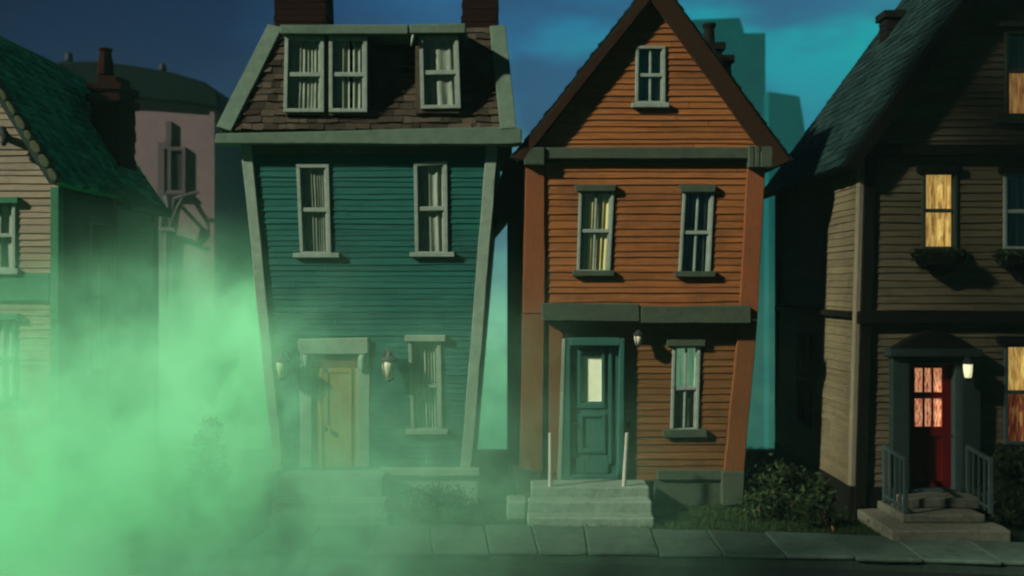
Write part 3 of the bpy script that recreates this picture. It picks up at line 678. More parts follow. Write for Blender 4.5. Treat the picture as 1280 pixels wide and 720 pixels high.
# corner boards
za, zb_ = Z(194, D3), Z(607, D3)
mb = MB(); mb.prism([(l3(za)-0.035, za), (l3(za)+0.03, za), (l3(zb_)+0.03, zb_), (l3(zb_)-0.035, zb_)], D3-0.05, D3+0.09); mb.build('corner_board', M['tan_trim'], h3, bevel=0.006)
mb = MB(); mb.prism([(l3(za)+0.032, za), (l3(za)+0.19, za), (l3(0)+0.19, 0), (l3(0)+0.03, 0)], D3-0.075, D3+0.0); mb.build('corner_post', M['dark_trim'], h3, bevel=0.01, sub=0.5, wobble=0.01)
# belts
mb = MB(); mb.box(l3(zu3)-0.02, RX3, D3-0.15, D3, Z(196, D3), Z(182, D3)); mb.build('belt_board', M['dark_trim'], h3, bevel=0.01)
mb = MB(); mb.box(l3(zm3)-0.02, RX3, D3-0.13, D3, Z(404, D3), Z(389, D3)); mb.box(l3(zm3)-0.10, l3(zm3), D3+0.095, YB3, Z(397, D3), Z(389, D3)); mb.build('belt_board', M['dark_trim'], h3, bevel=0.01)
# window boxes (planters)
def planter(x0, x1, y0, y1):
    mb = MB(); D = D3-0.3
    mb.px([(x0, y0), (x1, y0), (x1-6, y0+14), (x0+10, y0+14)], D, D, D3-0.02)
    mb.px([(x0+16, y0+13), (x1-10, y0+13), (x1-22, y1-5), (x0+26, y1)], D3-0.2, D3-0.2, D3-0.02)
    p = mb.build('window_box', flower, h3, bevel=0.012)
    l = MB(); rr = random.Random(x0)
    for k in range(160):
        c = Vector((X(rr.uniform(x0, x1), D), D+rr.uniform(-0.05, 0.22), Z(y0, D)+rr.uniform(-0.1, 0.06)))
        leafquad(l, c, 0.05, rr)
    l.build('trailing_plants', M['leaf'], p, normals=False)
def leafquad(mb, c, s, rr):
    a = Vector((rr.gauss(0, 1), rr.gauss(0, 1), rr.gauss(0, 1))).normalized(); b = a.cross(Vector((rr.gauss(0, 1), rr.gauss(0, 1), rr.gauss(0, 1)))).normalized()
    s *= rr.uniform(0.6, 1.4)
    mb.add([c-a*s, c-b*s*0.45+a*0.1*s, c+a*s, c+b*s*0.45], [(0, 1, 2, 3)])
planter(1146, 1210, 316, 346); planter(1250, 1310, 318, 350)
# door + surround
def door_h3():
    D = D3
    mb = MB()
    mb.rect(1116, 446, 1137, 628, D-0.16, D-0.16, D+0.02); mb.rect(1203, 446, 1226, 628, D-0.16, D-0.16, D+0.02)
    mb.rect(1137, 446, 1203, 455, D-0.15, D-0.15, D+0.02)
    mb.rect(1113, 436, 1229, 446, D-0.24, D-0.24, D+0.02)
    mb.rect(1113, 610, 1139, 632, D-0.2, D-0.2, D+0.01); mb.rect(1201, 610, 1228, 632, D-0.2, D-0.2, D+0.01)
    s = mb.build('door_surround', M['dark_green_trim'], h3, bevel=0.01)
    mb = MB(); pts = [(1118, 436)] + [(1118+104*t, 436-22*math.sin(math.pi*t)) for t in (0.15, 0.3, 0.4, 0.5, 0.6, 0.7, 0.85)] + [(1222, 436)]
    mb.px(pts, D-0.22, D-0.22, D+0.01); mb.build('pediment', M['dark_trim'], s, bevel=0.012)
    mb = MB(); mb.rect(1194, 456, 1201, 612, D-0.1, D-0.1, D+0.06); mb.rect(1136, 612, 1201, 621, D-0.12, D-0.12, D+0.06); mb.build('inner_jamb', M['grey_teal'], s, bevel=0.006)
    Di = D+0.05; d = MB()
    panes = []
    # leaf: full slab with raised stiles; lights set in two rows of three
    d.rect(1136, 454, 1194, 613, Di, Di+0.02, Di+0.06)
    for (a, b, c, e) in ((1136, 455, 1143, 613), (1177, 455, 1194, 613), (1143, 455, 1177, 460), (1143, 490, 1177, 498), (1143, 533, 1177, 545), (1158, 545, 1163, 613), (1143, 600, 1177, 613)):
        d.rect(a, b, c, e, Di, Di-0.02, Di+0.02)
    for r0, r1_ in ((460, 490), (498, 533)):
        for xx in (1153, 1164): d.rect(xx, r0, xx+2.6, r1_, Di, Di-0.012, Di+0.02)
    dr = d.build('door', M['red_door'], h3, bevel=0.004)
    for r0, r1_ in ((460, 490), (498, 533)):
        for x0, x1 in ((1143, 1153), (1155.6, 1164), (1166.6, 1177)):
            g = MB(); g.rect(x0, r0, x1, r1_, Di, Di+0.004, Di+0.016); g.build('door_light', M['lit_door'], dr)
    k = MB(); k.tube([(X(1188, Di), Di-0.08, Z(545, Di)), (X(1188, Di), Di-0.02, Z(545, Di))], 0.02); k.build('door_knob', M['iron'], dr)
    b = MB(); b.rect(1130, 448, 1200, 622, Di, Di+0.1, Di+0.12); b.build('dark_backing', M['interior'], h3)
door_h3()
# lit porch lamp
mb = MB(); Dl = D3-0.28; c = X(1210, Dl)
mb.lathe(c, Dl, [(0.02, Z(446, Dl)), (0.05, Z(449, Dl)), (0.085, Z(454, Dl)), (0.08, Z(455, Dl))], 8); mb.tube([(c+0.078, Dl, Z(455, Dl)), (c+0.05, Dl, Z(473, Dl))], 0.008, 5); mb.lathe(c, Dl, [(0.05, Z(472, Dl)), (0.055, Z(474, Dl)), (0.02, Z(477, Dl))], 8)
mb.box(c-0.015, c+0.015, Dl, D3-0.15, Z(449, Dl), Z(447, Dl)); ll = mb.build('porch_lamp', M['iron'], h3)
mb = MB(); mb.lathe(c, Dl, [(0.062, Z(455, Dl)), (0.058, Z(464, Dl)), (0.045, Z(472, Dl))], 10); mb.build('lamp_glass', M['lamp_lit'], ll, smooth=True)
# steps
zA = Z(652, 12.95)
mb = MB()
zt3 = 0.40; zm_ = 0.27; zl_ = 0.16
Df3 = 12.95; Dm3 = 13.35; Du3 = 13.75
steps_mesh(mb, [(X(1115, Df3), X(1264, Df3), Df3, D3-0.03, 0, zl_), (X(1128, Dm3), X(1232, Dm3), Dm3, D3-0.03, zl_, zm_), (X(1131, Du3), X(1228, Du3), Du3, D3-0.03, zm_, zt3)])
mb.build('front_steps', M['stone_dark'], h3, bevel=0.02, sub=0.3, wobble=0.014)
# railings running out from the door surround
def railing(xb, Db, xf, Df_, n):
    mb = MB()
    a = Vector((X(xb, Db), Db, 0)); b = Vector((X(xf, Df_), Df_, 0)); hb, hf = Z(556, Db), Z(567, Df_); zlo = 0.30
    hb = 1.04; hf = 0.98
    beam(mb, (a.x, a.y, hb), (b.x, b.y, hf), 0.055, 0.04); beam(mb, (a.x, a.y, zlo+0.07), (b.x, b.y, zlo+0.05), 0.04, 0.03)
    for i in range(n+1):
        t = i/n; p = a.lerp(b, t); z = hb+(hf-hb)*t; w = 0.026 if i in (0, n) else 0.014
        mb.box(p.x-w, p.x+w, p.y-w, p.y+w, zlo-0.02, z + (0.03 if i in (0, n) else -0.01))
    mb.build('railing', M['grey_teal'], h3, bevel=0.004)
railing(1106, 14.1, 1132, 13.4, 4); railing(1210, 14.1, 1238, 13.4, 4)
# roof chimney and small finial
chimney(h3, 1108, 1128, 22, 90, 17.4, mat=M['dark_trim'], depth=0.35)

# =================================================================== BEIGE HOUSE (far left)
D0 = 15.2
h0 = thing('beige_house', (X(20, D0), D0, 0), 'beige clapboard house with green shingle roof, sunk in fog at far left', 'house', 'crooked houses in a row along the street')
XR0 = X(66, D0); XL0 = XR0-3.0; YB0 = 19.1
r0f = lambda z: XR0
l0f = lambda z: XL0
De0 = D0-0.2
eR0 = (X(74, De0), Z(228, De0)); rid0 = (eR0[0]-1.52, eR0[1]+2.45); eL0 = (rid0[0]-1.52, eR0[1])
ops = []
ops.append(window(h0, rq(-28, 250, 19, 338), D0-0.01, M['win_white'], M['curtain'], mullion=True, seed=14, hood=rq(-34, 246, 22, 254), hoodmat=M['green_trim'], sill=rq(-32, 336, 22, 343), cas=0.05))
ops.append(window(h0, rq(-28, 396, 19, 500), D0, M['green_trim'], M['curtain'], seed=15, hood=rq(-34, 392, 22, 400), hoodmat=M['green_trim'], sill=rq(-32, 498, 22, 506), cas=0.05))
zbelt = Z(360, D0); ztop0 = eR0[1]-0.1
clap(h0, M['beige_clap'], 0.4, zbelt, l0f, r0f, front(D0), ops[1:], seed=61)
clap(h0, M['beige_clap'], zbelt, ztop0, l0f, r0f, front(D0-0.01), ops[:1], seed=62)
sl0 = (rid0[1]-eR0[1])/1.52
clap(h0, M['beige_clap'], ztop0, rid0[1]-0.25, lambda z: rid0[0]-(rid0[1]-z)/sl0+0.12, lambda z: rid0[0]+(rid0[1]-z)/sl0-0.12, front(D0-0.01), [], seed=63, name='gable_wall')
mb = MB(); mb.box(XL0, XR0+0.02, D0-0.03, D0+0.06, 0, 0.4); mb.build('foundation', M['stone'], h0)
mb = MB(); mb.box(XL0-0.05, XR0-0.02, D0-0.06, D0, Z(376, D0), Z(342, D0)); mb.build('belt_board', M['green_trim'], h0, bevel=0.01)
mb = MB(); mb.box(XR0-0.01, XR0+0.12, D0-0.07, D0+0.1, 0, ztop0+0.05); mb.build('corner_board', M['green_trim'], h0, bevel=0.01, sub=0.6, wobble=0.008)
s0f = lambda s, o, z: (XR0+0.05+o, s, z)
so = (16.3, 17.0, 1.9, 4.3)
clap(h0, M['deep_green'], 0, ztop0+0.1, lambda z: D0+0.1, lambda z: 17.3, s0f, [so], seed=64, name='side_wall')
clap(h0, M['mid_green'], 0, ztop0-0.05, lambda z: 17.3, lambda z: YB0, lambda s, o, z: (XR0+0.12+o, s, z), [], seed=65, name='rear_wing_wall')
mb = MB(); mb.box(XR0-0.12, XR0-0.10, 16.2, 17.1, 1.8, 4.4); w = mb.build('side_window', M['interior'], h0)
mb = MB()
for (a, b, c, d) in ((16.27, 16.35, 1.85, 4.35), (16.95, 17.03, 1.85, 4.35), (16.35, 16.95, 1.85, 1.93), (16.35, 16.95, 4.27, 4.35), (16.35, 16.95, 3.05, 3.11)): mb.box(XR0, XR0+0.12, a, b, c, d)
mb.build('window_frame', M['deep_green'], w)
mb = MB(); mb.box(XR0+0.04, XR0+0.14, 17.22, 17.32, 0, ztop0); mb.box(XR0+0.08, XR0+0.2, YB0-0.02, YB0+0.08, 0, ztop0-0.05); mb.build('corner_board', M['deep_green'], h0)
mb = MB(); mb.box(XL0, XR0+0.1, YB0+0.02, YB0+0.06, 0, ztop0); mb.add([(XL0, D0, 0), (XL0, YB0, 0), (XL0, YB0, ztop0), (XL0, D0, ztop0)], [(0, 1, 2, 3)])
mb.add([(eL0[0], YB0, eL0[1]), (eR0[0], YB0, eR0[1]), (rid0[0], YB0, rid0[1]-0.1)], [(0, 1, 2)]); mb.build('rear_wall', M['deep_green'], h0)
ro, rb = slab_roof(eR0, rid0, 0.08, De0, 19.4, 'roof', M['shingle_green'], h0, 71, bw=0.04)
rb.build('rake_board', M['dark_green_trim'], ro, bevel=0.01, sub=0.4, wobble=0.015)
# scalloped stones along the rake
mb = MB(); rr = random.Random(5)
A = Vector((eR0[0], 0, eR0[1])); B = Vector((rid0[0], 0, rid0[1])); L_ = (B-A).length; t_ = (B-A).normalized(); n_ = Vector((t_.z, 0, -t_.x)) if t_.z > 0 else Vector((-t_.z, 0, t_.x))
u = 0.0
while u < L_-0.1:
    w_ = rr.uniform(0.17, 0.26); c = A+t_*(u+w_/2)+n_*0.01; hh = rr.uniform(0.04, 0.07)
    pts = []
    for k in range(8):
        a = 2*math.pi*k/8; q = c+t_*math.cos(a)*w_*0.5+n_*math.sin(a)*hh; pts.append((q.x, q.z))
    mb.prism(pts, De0-0.12, De0+0.1); u += w_
mb.build('rake_tiles', M['rake_tile'], ro, bevel=0.02)
ro2, rb = slab_roof(eL0, rid0, 0.08, De0, 19.4, 'roof', M['shingle_green'], h0, 72, left=True, bw=0.04)
rb.build('rake_board', M['dark_green_trim'], ro2)
# lower rear roof and chimney
mb = MB(); mb.prism([(eR0[0]-0.7, eR0[1]+1.0), (eR0[0]+0.12, eR0[1]-0.12), (eR0[0]+0.12, eR0[1]-0.2), (eR0[0]-0.9, eR0[1]-0.1)], 17.6, 19.6); mb.build('rear_roof', M['shingle_green'], h0, sub=0.5, wobble=0.02)
ch = chimney(h0, 113, 149, 112, 215, 18.2, mat=M['brick_dark'], depth=0.8)
mb = MB(); mb.rect(108, 118, 153, 128, 18.2, 18.12, 19.1); mb.rect(120, 92, 145, 114, 18.2, 18.3, 18.9); mb.build('chimney_cap', M['brick_dark'], ch, bevel=0.03, sub=0.2, wobble=0.03)
mb = MB(); mb.lathe(X(132, 18.5), 18.5, [(0.15, Z(94, 18.5)), (0.14, Z(80, 18.5)), (0.10, Z(66, 18.5)), (0.13, Z(62, 18.5)), (0.08, Z(60, 18.5))], 9); mb.build('chimney_pot', M['brick_dark'], ch)
# small bracket lamp under the gable
mb = MB(); c = X(2, 15.0); mb.tube([(c-0.15, 15.15, Z(165, 15)), (c, 15.0, Z(163, 15)), (c+0.08, 15.0, Z(172, 15)), (c+0.02, 15.0, Z(182, 15))], [0.04, 0.07, 0.06, 0.03]); mb.build('gable_bracket', M['iron'], h0, smooth=True)

# =================================================================== PINK BUILDING BEHIND
Dp = 30.0
hp = thing('pink_building', (X(200, Dp), Dp, -6), 'tall dusty pink building with dark domed roof, out of focus behind the beige house', 'building')
mb = MB(); x0, x1 = X(62, Dp), X(266, Dp)
mb.prism([(x0, Z(118, Dp)), (X(155, Dp), Z(120, Dp)), (x1, Z(133, Dp)), (x1+0.05, -8), (x0, -8)], Dp, Dp+7); mb.build('wall', M['pink_plaster'], hp, bevel=0.05)
mb = MB()
pts = [(48, 128), (54, 84), (75, 76), (120, 76), (165, 81), (215, 90), (255, 102), (272, 116), (274, 136), (240, 128), (155, 122), (100, 122)]
mb.px(pts, Dp-0.3, Dp-0.3, Dp+7.3); rf = mb.build('roof', M['slate_roof'], hp, bevel=0.08)
for cx, yt, yb in ((77, 60, 80), (196, 74, 92)):
    mb = MB(); mb.lathe(X(cx, Dp), Dp+0.5, [(0.12, Z(yb, Dp)), (0.08, Z(yb-6, Dp)), (0.13, Z(yb-9, Dp)), (0.10, Z(yt+3, Dp)), (0.04, Z(yt, Dp))]); mb.build('finial', M['iron'], rf)
mb = MB(); mb.rect(262, 124, 268, 700, Dp-0.1, Dp-0.1, Dp+0.1); mb.build('corner_board', M['pink_plaster'], hp)
# iron fire-escape with a narrow window on the pink wall
mb = MB(); Dd = Dp-0.02
mb.rect(213, 187, 229, 240, Dp, Dp-0.05, Dp+0.02); w = mb.build('window', M['iron'], hp)
mb = MB()
for (a, b, c, d) in ((210, 184, 214, 243), (228, 184, 232, 243), (214, 184, 228, 188), (214, 238, 228, 243)): mb.rect(a, b, c, d, Dp-0.1, Dp-0.14, Dp)
mb.build('window_frame', M['grey_iron'], w)
mb = MB()
mb.rect(208, 152, 215, 180, Dp-0.05, Dp-0.12, Dp+0.05); mb.rect(198, 178, 206, 330, Dp-0.05, Dp-0.10, Dp+0.05); mb.rect(206, 176, 214, 186, Dp-0.05, Dp-0.10, Dp+0.05)
mb.build('vent_pipe', M['grey_iron'], hp)
mb = MB()
def t3(pts, r=0.05, D=29.85): mb.tube([(X(a, D), D-dd, Z(b, D)) for a, b, dd in pts], r, 6)
t3([(207, 242, 0), (232, 242, 0)], 0.07); t3([(208, 245, 0), (214, 262, .3), (218, 285, .2), (206, 287, 0)], 0.05); t3([(230, 245, 0), (225, 262, .3), (215, 286, .2)], 0.05)
t3([(222, 250, 0.4), (235, 247, 0.5), (255, 242, 0.5)], 0.045); t3([(197, 286, 0), (224, 288, 0.3)], 0.06); t3([(207, 244, 0), (200, 285, 0)], 0.05); t3([(208, 290, 0), (207, 420, 0)], 0.07)
mb.build('fire_escape', M['grey_iron'], hp)

# =================================================================== DISTANT TOWER
Dt_ = 62.0
ht = thing('tower_building', (X(930, Dt_), Dt_, -11), 'hazy teal stepped tower block silhouetted behind the orange house', 'building')
mb = MB()
mb.rect(800, 41, 957, 1000, Dt_, Dt_, Dt_+8); mb.build('wall', M['tower'], ht, bevel=0.05)
mb = MB(); mb.px([(858, 22), (927, 19), (934, 42), (858, 42)], Dt_, Dt_+0.5, Dt_+7); mb.build('penthouse', M['tower'], ht, bevel=0.05)
mb = MB(); mb.px([(955, 118), (994, 124), (1004, 190), (1010, 1000), (955, 1000)], Dt_, Dt_-1, Dt_+6); mb.build('lower_wing', M['tower'], ht, bevel=0.05)

# =================================================================== GROUND, ROAD, PAVEMENT, WATER
def strip(name, ys_zs, x0, x1, mat, nx=60):
    mb = MB(); vs = []; fs = []
    for (y, z) in ys_zs:
        for i in range(nx+1): vs.append((x0+(x1-x0)*i/nx, y, z))
    for j in range(len(ys_zs)-1):
        for i in range(nx): o = j*(nx+1)+i; fs.append((o, o+1, o+nx+2, o+nx+1))
    mb.add(vs, fs); return tag(mb.build(name, mat, normals=False), kind='structure')
strip('ground', [(-40, -0.30), (11.9, -0.30), (12.6, -0.05), (12.9, 0.0), (14, 0.0), (16, 0), (18, 0.0), (20.5, 0.0), (21.5, -0.4), (24, -3), (28, -6), (34, -9), (46, -12.5), (70, -13), (300, -13)], -150, 150, M['soil'])
strip('road', [(-30, -0.125), (12.7, -0.125)], -60, 60, M['asphalt'])
mw, nt, out = new_mat('calm bay water'); b = N(nt, 'ShaderNodeBsdfPrincipled', Roughness=0.08); b.inputs['Base Color'].default_value = (0.02, 0.07, 0.07, 1)
nn = N(nt, 'ShaderNodeTexNoise', Scale=1.2, Detail=5.0); bp = N(nt, 'ShaderNodeBump', Strength=0.25, Distance=0.15); nt.links.new(nn.outputs['Fac'], bp.inputs['Height']); nt.links.new(bp.outputs[0], b.inputs['Normal']); nt.links.new(b.outputs[0], out.inputs[0])
strip('water', [(35, -9.6), (300, -9.6)], -150, 150, mw)
# pavement slabs
def yn(x): # near edge depth
    return 12.42 - 0.02*x - 0.011*max(x, 0)**2 if x > 0 else 12.42-0.005*x
def yf(x): return 13.80 - 0.075*x - 0.012*max(x, 0)**2 if x > 0 else 13.80
near = [-120, -40, 40, 120, 200, 285, 370, 455, 540, 612, 673, 736, 825, 904, 982, 1064, 1144, 1235, 1330, 1430]
far_ = [20, 80, 140, 205, 270, 335, 400, 468, 536, 605, 664, 731, 813, 882, 951, 1029, 1100, 1182, 1262, 1350]
npts = [( X(p, 12.3), ) for p in near]; mb = MB()
rr = random.Random(2)
for i in range(len(near)-1):
    g = 0.007
    xa, xb = X(near[i], 12.3)+g, X(near[i+1], 12.3)-g; xc, xd = X(far_[i+1], 13.6)-g, X(far_[i], 13.6)+g
    z = 0.035+rr.uniform(-0.012, 0.012); tl = rr.uniform(-0.008, 0.008)
    t = [(xa, yn(xa)+rr.uniform(-.03, .02), z+tl), (xb, yn(xb)+rr.uniform(-.03, .02), z-tl), (xc, yf(xc), z-tl), (xd, yf(xd), z+tl)]
    bt = [(x, y, z-0.05) for x, y, z in t]
    mb.add(t+bt, [(0, 1, 2, 3), (7, 6, 5, 4), (0, 4, 5, 1), (1, 5, 6, 2), (2, 6, 7, 3), (3, 7, 4, 0)])
tag(mb.build('pavement', M['pavement'], bevel=0.018, sub=0.25, wobble=0.008), kind='structure')

mb = MB(); rr = random.Random(4)
for i in range(len(near)-1):
    xa, xb = X(near[i], 12.3), X(near[i+1], 12.3); xc, xd = X(far_[i+1], 13.6), X(far_[i], 13.6); e = 0.035
    t = [(xa+.004, yn(xa)+e, -0.02), (xb-.004, yn(xb)+e, -0.02), (xc, yf(xc)-e, -0.02), (xd, yf(xd)-e, -0.02)]
    mb.add(t+[(x, y, -0.2) for x, y, _ in t], [(0, 1, 2, 3), (7, 6, 5, 4), (0, 4, 5, 1), (1, 5, 6, 2), (2, 6, 7, 3), (3, 7, 4, 0)])
tag(mb.build('kerb', M['kerb']), kind='structure')
# grass
mb = MB(); rr = random.Random(9)
def blade(x, y, h):
    a = rr.uniform(0, math.pi); w = 0.008; dx, dy = math.cos(a)*w, math.sin(a)*w; lx, ly = rr.uniform(-.03, .03), rr.uniform(-.03, .03)
    mb.add([(x-dx, y-dy, -0.01), (x+dx, y+dy, -0.01), (x+lx, y+ly, h)], [(0, 1, 2)])
for k in range(26000):
    x = rr.uniform(-3.2, 5.2); y = rr.uniform(yf(x)+0.02, 15.4)
    if noise.noise(Vector((x*1.5, y*1.5, 3))) < -0.25: continue
    blade(x, y, rr.uniform(0.02, 0.075))
for k in range(9000):
    x = rr.uniform(3.4, 5.2); y = rr.uniform(15.2, 20.4); blade(x, y, rr.uniform(0.04, 0.12))
tag(mb.build('grass', M['grass'], normals=False), 'short dark grass in the front yards between steps and walls', 'grass', kind='stuff')

# shrubs
def shrub(name, c, rx, ry, h, n, label, cat='shrub', group=None, mat='leaf', pointed=False, flowers=0, ls=0.045):
    e = thing(name, (c[0], c[1], 0), label, cat, group)
    rr = random.Random(int(c[0]*100)); st = MB(); lf = MB(); fl = MB()
    stems = []
    for k in range(9):
        a = rr.uniform(0, 2*math.pi); q = rr.uniform(0.2, 0.9)
        tip = Vector((c[0]+math.cos(a)*rx*q, c[1]+math.sin(a)*ry*q, h*rr.uniform(0.55, 0.95)*(1-0.35*q)))
        if pointed: tip = Vector((c[0]+math.cos(a)*rx*q*0.5, c[1]+math.sin(a)*ry*q*0.5, h*(1-q*0.6)))
        base = Vector((c[0]+rr.uniform(-.05, .05), c[1]+rr.uniform(-.05, .05), -0.02)); mid = base.lerp(tip, 0.5)+Vector((rr.uniform(-.06, .06), 0, 0.05))
        st.tube([base, mid, tip], [0.018, 0.012, 0.005], 5); stems.append((base, mid, tip))
    clumps = []
    for k in range(38):
        a = rr.uniform(0, 2*math.pi); z = rr.random(); q = math.sqrt(rr.random())
        if pointed: w = (1-z)**0.8*0.95+0.04
        else: w = math.sqrt(max(0, 1-(z*1.02-0.35)**2/0.5)) if z < 1 else 0.2
        clumps.append((Vector((c[0]+math.cos(a)*rx*q*w, c[1]+math.sin(a)*ry*q*w, 0.05+z*h)), rr.uniform(0.08, 0.17)*(0.6 if pointed else 1)))
    for k in range(n):
        cc, r_ = rr.choice(clumps); p = cc+Vector((rr.gauss(0, 1), rr.gauss(0, 1), rr.gauss(0, 0.8)))*r_*0.7
        if p.z < 0.0: p.z = 0.02
        leafquad(lf, p, ls, rr)
    st.build('stems', M['twig'], e); lf.build('foliage', M[mat], e, normals=False)
    if flowers:
        for k in range(flowers):
            cc, r_ = rr.choice(clumps); p = cc+Vector((rr.uniform(-.1, .1), -r_*0.8, rr.uniform(-.1, .05)))
            for _ in range(6): leafquad(fl, p+Vector((rr.gauss(0, .012), rr.gauss(0, .012), rr.gauss(0, .012))), 0.028, rr)
        fl.build('flowers', M['leaf_warm'], e, normals=False)
    return e
G = 'shrubs in the yard between the orange and tan houses'
shrub('shrub', (X(972, 15.2), 15.2), 0.38, 0.4, 0.48, 1500, 'tall dark leafy shrub against the corner of the orange house', group=G, flowers=3)
shrub('shrub', (X(1014, 15.0), 15.1), 0.32, 0.35, 0.36, 1000, 'rounded dark shrub beside the tan house wall', group=G, flowers=2)
shrub('shrub', (X(962, 14.2), 14.25), 0.34, 0.22, 0.30, 1400, 'low shrub dotted with yellow pink blossoms at the pavement edge', group=G, flowers=9, ls=0.035)
shrub('shrub', (X(1020, 14.0), 13.85), 0.30, 0.2, 0.22, 1000, 'smallest low shrub with a few faded flowers near the tan house corner', group=G, flowers=6, ls=0.035)
shrub('shrub', (X(545, 14.7), 14.75), 0.5, 0.2, 0.24, 1200, 'low weedy planting along the green house foundation', flowers=2, ls=0.035)
shrub('conifer', (X(264, 15.4), 15.4), 0.34, 0.3, 1.20, 3000, 'small pointed evergreen looming dark in the thick green fog', 'tree', pointed=True, ls=0.05)
shrub('shrub', (X(1272, 13.9), 13.95), 0.42, 0.2, 0.95, 3200, 'black hedge-like shrub beneath the lower right lit window', ls=0.045)

# unseen poplar, added: its open crown dims the sun on the tan house
tr = thing('added_shade_tree', (-13.0, 4.3, -0.1), 'unseen poplar added to shade the tan house', 'tree')
mb = MB(); mb.tube([(-13, 4.3, -0.3), (-13.05, 4.3, 6), (-12.95, 4.3, 13), (-13, 4.3, 21)], [0.32, 0.25, 0.15, 0.03], 10); rr = random.Random(77)
tips = []
for k in range(46):
    z = rr.uniform(6.5, 21); a = rr.uniform(0, 2*math.pi); q = rr.uniform(0.7, 1.5); p0 = Vector((-13, 4.3, z-0.8)); p1 = Vector((-13+math.cos(a)*q, 4.3+math.sin(a)*q*0.95, z+0.9)); tips.append((p0, p1)); mb.tube([p0, p0.lerp(p1, 0.5)+Vector((0, 0, -0.1)), p1], [0.05, 0.035, 0.012], 5)
mb.build('trunk', M['twig'], tr); mb = MB()
for k in range(9000):
    z = 7+14.5*(1-rr.random()**1.5); w = 1.45*math.sqrt(max(0.02, 1-((z-13.5)/8.6)**2)); a = rr.uniform(0, 2*math.pi); q = math.sqrt(rr.random())*w
    c = Vector((-13+math.cos(a)*q, 4.3+math.sin(a)*q, z))
    if noise.noise(c*0.9) < -0.18 or (z < 18.0 and rr.random() < 0.45): continue
    leafquad(mb, c, 0.12, rr)
mb.build('crown', M['leaf'], tr, normals=False)

# =================================================================== FOG
mf, nt, out = new_mat('green fog volume'); L = nt.links.new
pv = N(nt, 'ShaderNodeVolumePrincipled'); pv.inputs['Color'].default_value = (0.44, 1.0, 0.64, 1); pv.inputs['Anisotropy'].default_value = -0.35
tc = N(nt, 'ShaderNodeTexCoord'); sx = N(nt, 'ShaderNodeSeparateXYZ'); L(tc.outputs['Object'], sx.inputs[0])
def mr(src, a, b, c, d, sm=True):
    m = N(nt, 'ShaderNodeMapRange'); m.interpolation_type = 'SMOOTHSTEP' if sm else 'LINEAR'
    m.inputs['From Min'].default_value = a; m.inputs['From Max'].default_value = b; m.inputs['To Min'].default_value = c; m.inputs['To Max'].default_value = d
    L(src, m.inputs['Value']); return m.outputs[0]
def mth(op, a, b=None):
    m = N(nt, 'ShaderNodeMath', operation=op)
    for i, s in enumerate((a, b)):
        if s is None: continue
        if isinstance(s, (int, float)): m.inputs[i].default_value = s
        else: L(s, m.inputs[i])
    return m.outputs[0]
# billow warp
nz = N(nt, 'ShaderNodeTexNoise', Scale=0.45, Detail=4.0, Roughness=0.55); L(tc.outputs['Object'], nz.inputs['Vector'])
w1 = mth('SUBTRACT', nz.outputs['Fac'], 0.5)
zz = mth('ADD', sx.outputs['Z'], mth('MULTIPLY', w1, -5.0))
xx = mth('ADD', sx.outputs['X'], mth('MULTIPLY', w1, -4.0))
main = mth('MULTIPLY', mr(xx, -5.6, -2.0, 1.0, 0.0), mr(zz, 0.6, 4.3, 1.0, 0.0))
lowf = mth('MULTIPLY', mr(xx, -4.0, 3.0, 1.0, 0.0), mr(zz, 0.2, 3.1, 1.0, 0.0))
veil = mth('MULTIPLY', mr(xx, -3.0, 1.2, 1.0, 0.0), mr(zz, 1.2, 4.3, 1.0, 0.0))
dens = mth('ADD', mth('ADD', mth('MULTIPLY', main, 0.26), mth('MULTIPLY', lowf, 0.065)), mth('MULTIPLY', veil, 0.028))
back = mth('MULTIPLY', mth('MULTIPLY', mr(sx.outputs['Y'], 18.5, 22.0, 0.0, 1.0), mr(sx.outputs['Y'], 28.5, 31.5, 1.0, 0.0)), mth('MULTIPLY', mr(zz, -1.0, 5.5, 1.0, 0.0), mr(xx, 1.0, 7.0, 1.0, 0.12)))
dens = mth('ADD', dens, mth('MULTIPLY', back, 0.07))
frl = mth('MULTIPLY', mth('MULTIPLY', mr(xx, -3.6, 0.6, 1.0, 0.0), mr(sx.outputs['Z'], 0.1, 1.5, 1.0, 0.0)), mr(sx.outputs['Y'], 12.4, 14.0, 1.0, 0.25))
dens = mth('ADD', dens, mth('MULTIPLY', frl, 0.26))
fade = mth('MULTIPLY', mr(sx.outputs['Y'], 6.8, 9.5, 0.0, 1.0), mr(sx.outputs['X'], -8.8, -7.0, 0.0, 1.0))
nw = N(nt, 'ShaderNodeTexNoise', Scale=1.3, Detail=5.0, Roughness=0.6, Distortion=0.8); L(tc.outputs['Object'], nw.inputs['Vector'])
dens = mth('MULTIPLY', mth('MULTIPLY', dens, mr(nw.outputs['Fac'], 0.34, 0.68, 0.12, 2.1)), fade)
L(dens, pv.inputs['Density']); L(pv.outputs[0], out.inputs['Volume'])
mb = MB(); mb.box(-8.9, 12, 6.5, 32, -8.0, 6.6)
fog = mb.build('green_fog', mf); tag(fog, 'thick billowing green fog pouring over the street from the left', 'fog', kind='stuff')

# thin even air
mh, nt2, out2 = new_mat('haze volume'); hv = nt2.nodes.new('ShaderNodeVolumePrincipled'); hv.inputs['Color'].default_value = (0.45, 0.85, 0.80, 1); hv.inputs['Density'].default_value = 0.0004
nt2.links.new(hv.outputs[0], out2.inputs['Volume'])
mb = MB(); mb.box(-152, 152, -42, 302, -14, 16); tag(mb.build('haze', mh), 'thin blue green evening haze over the whole street', 'haze', kind='stuff')

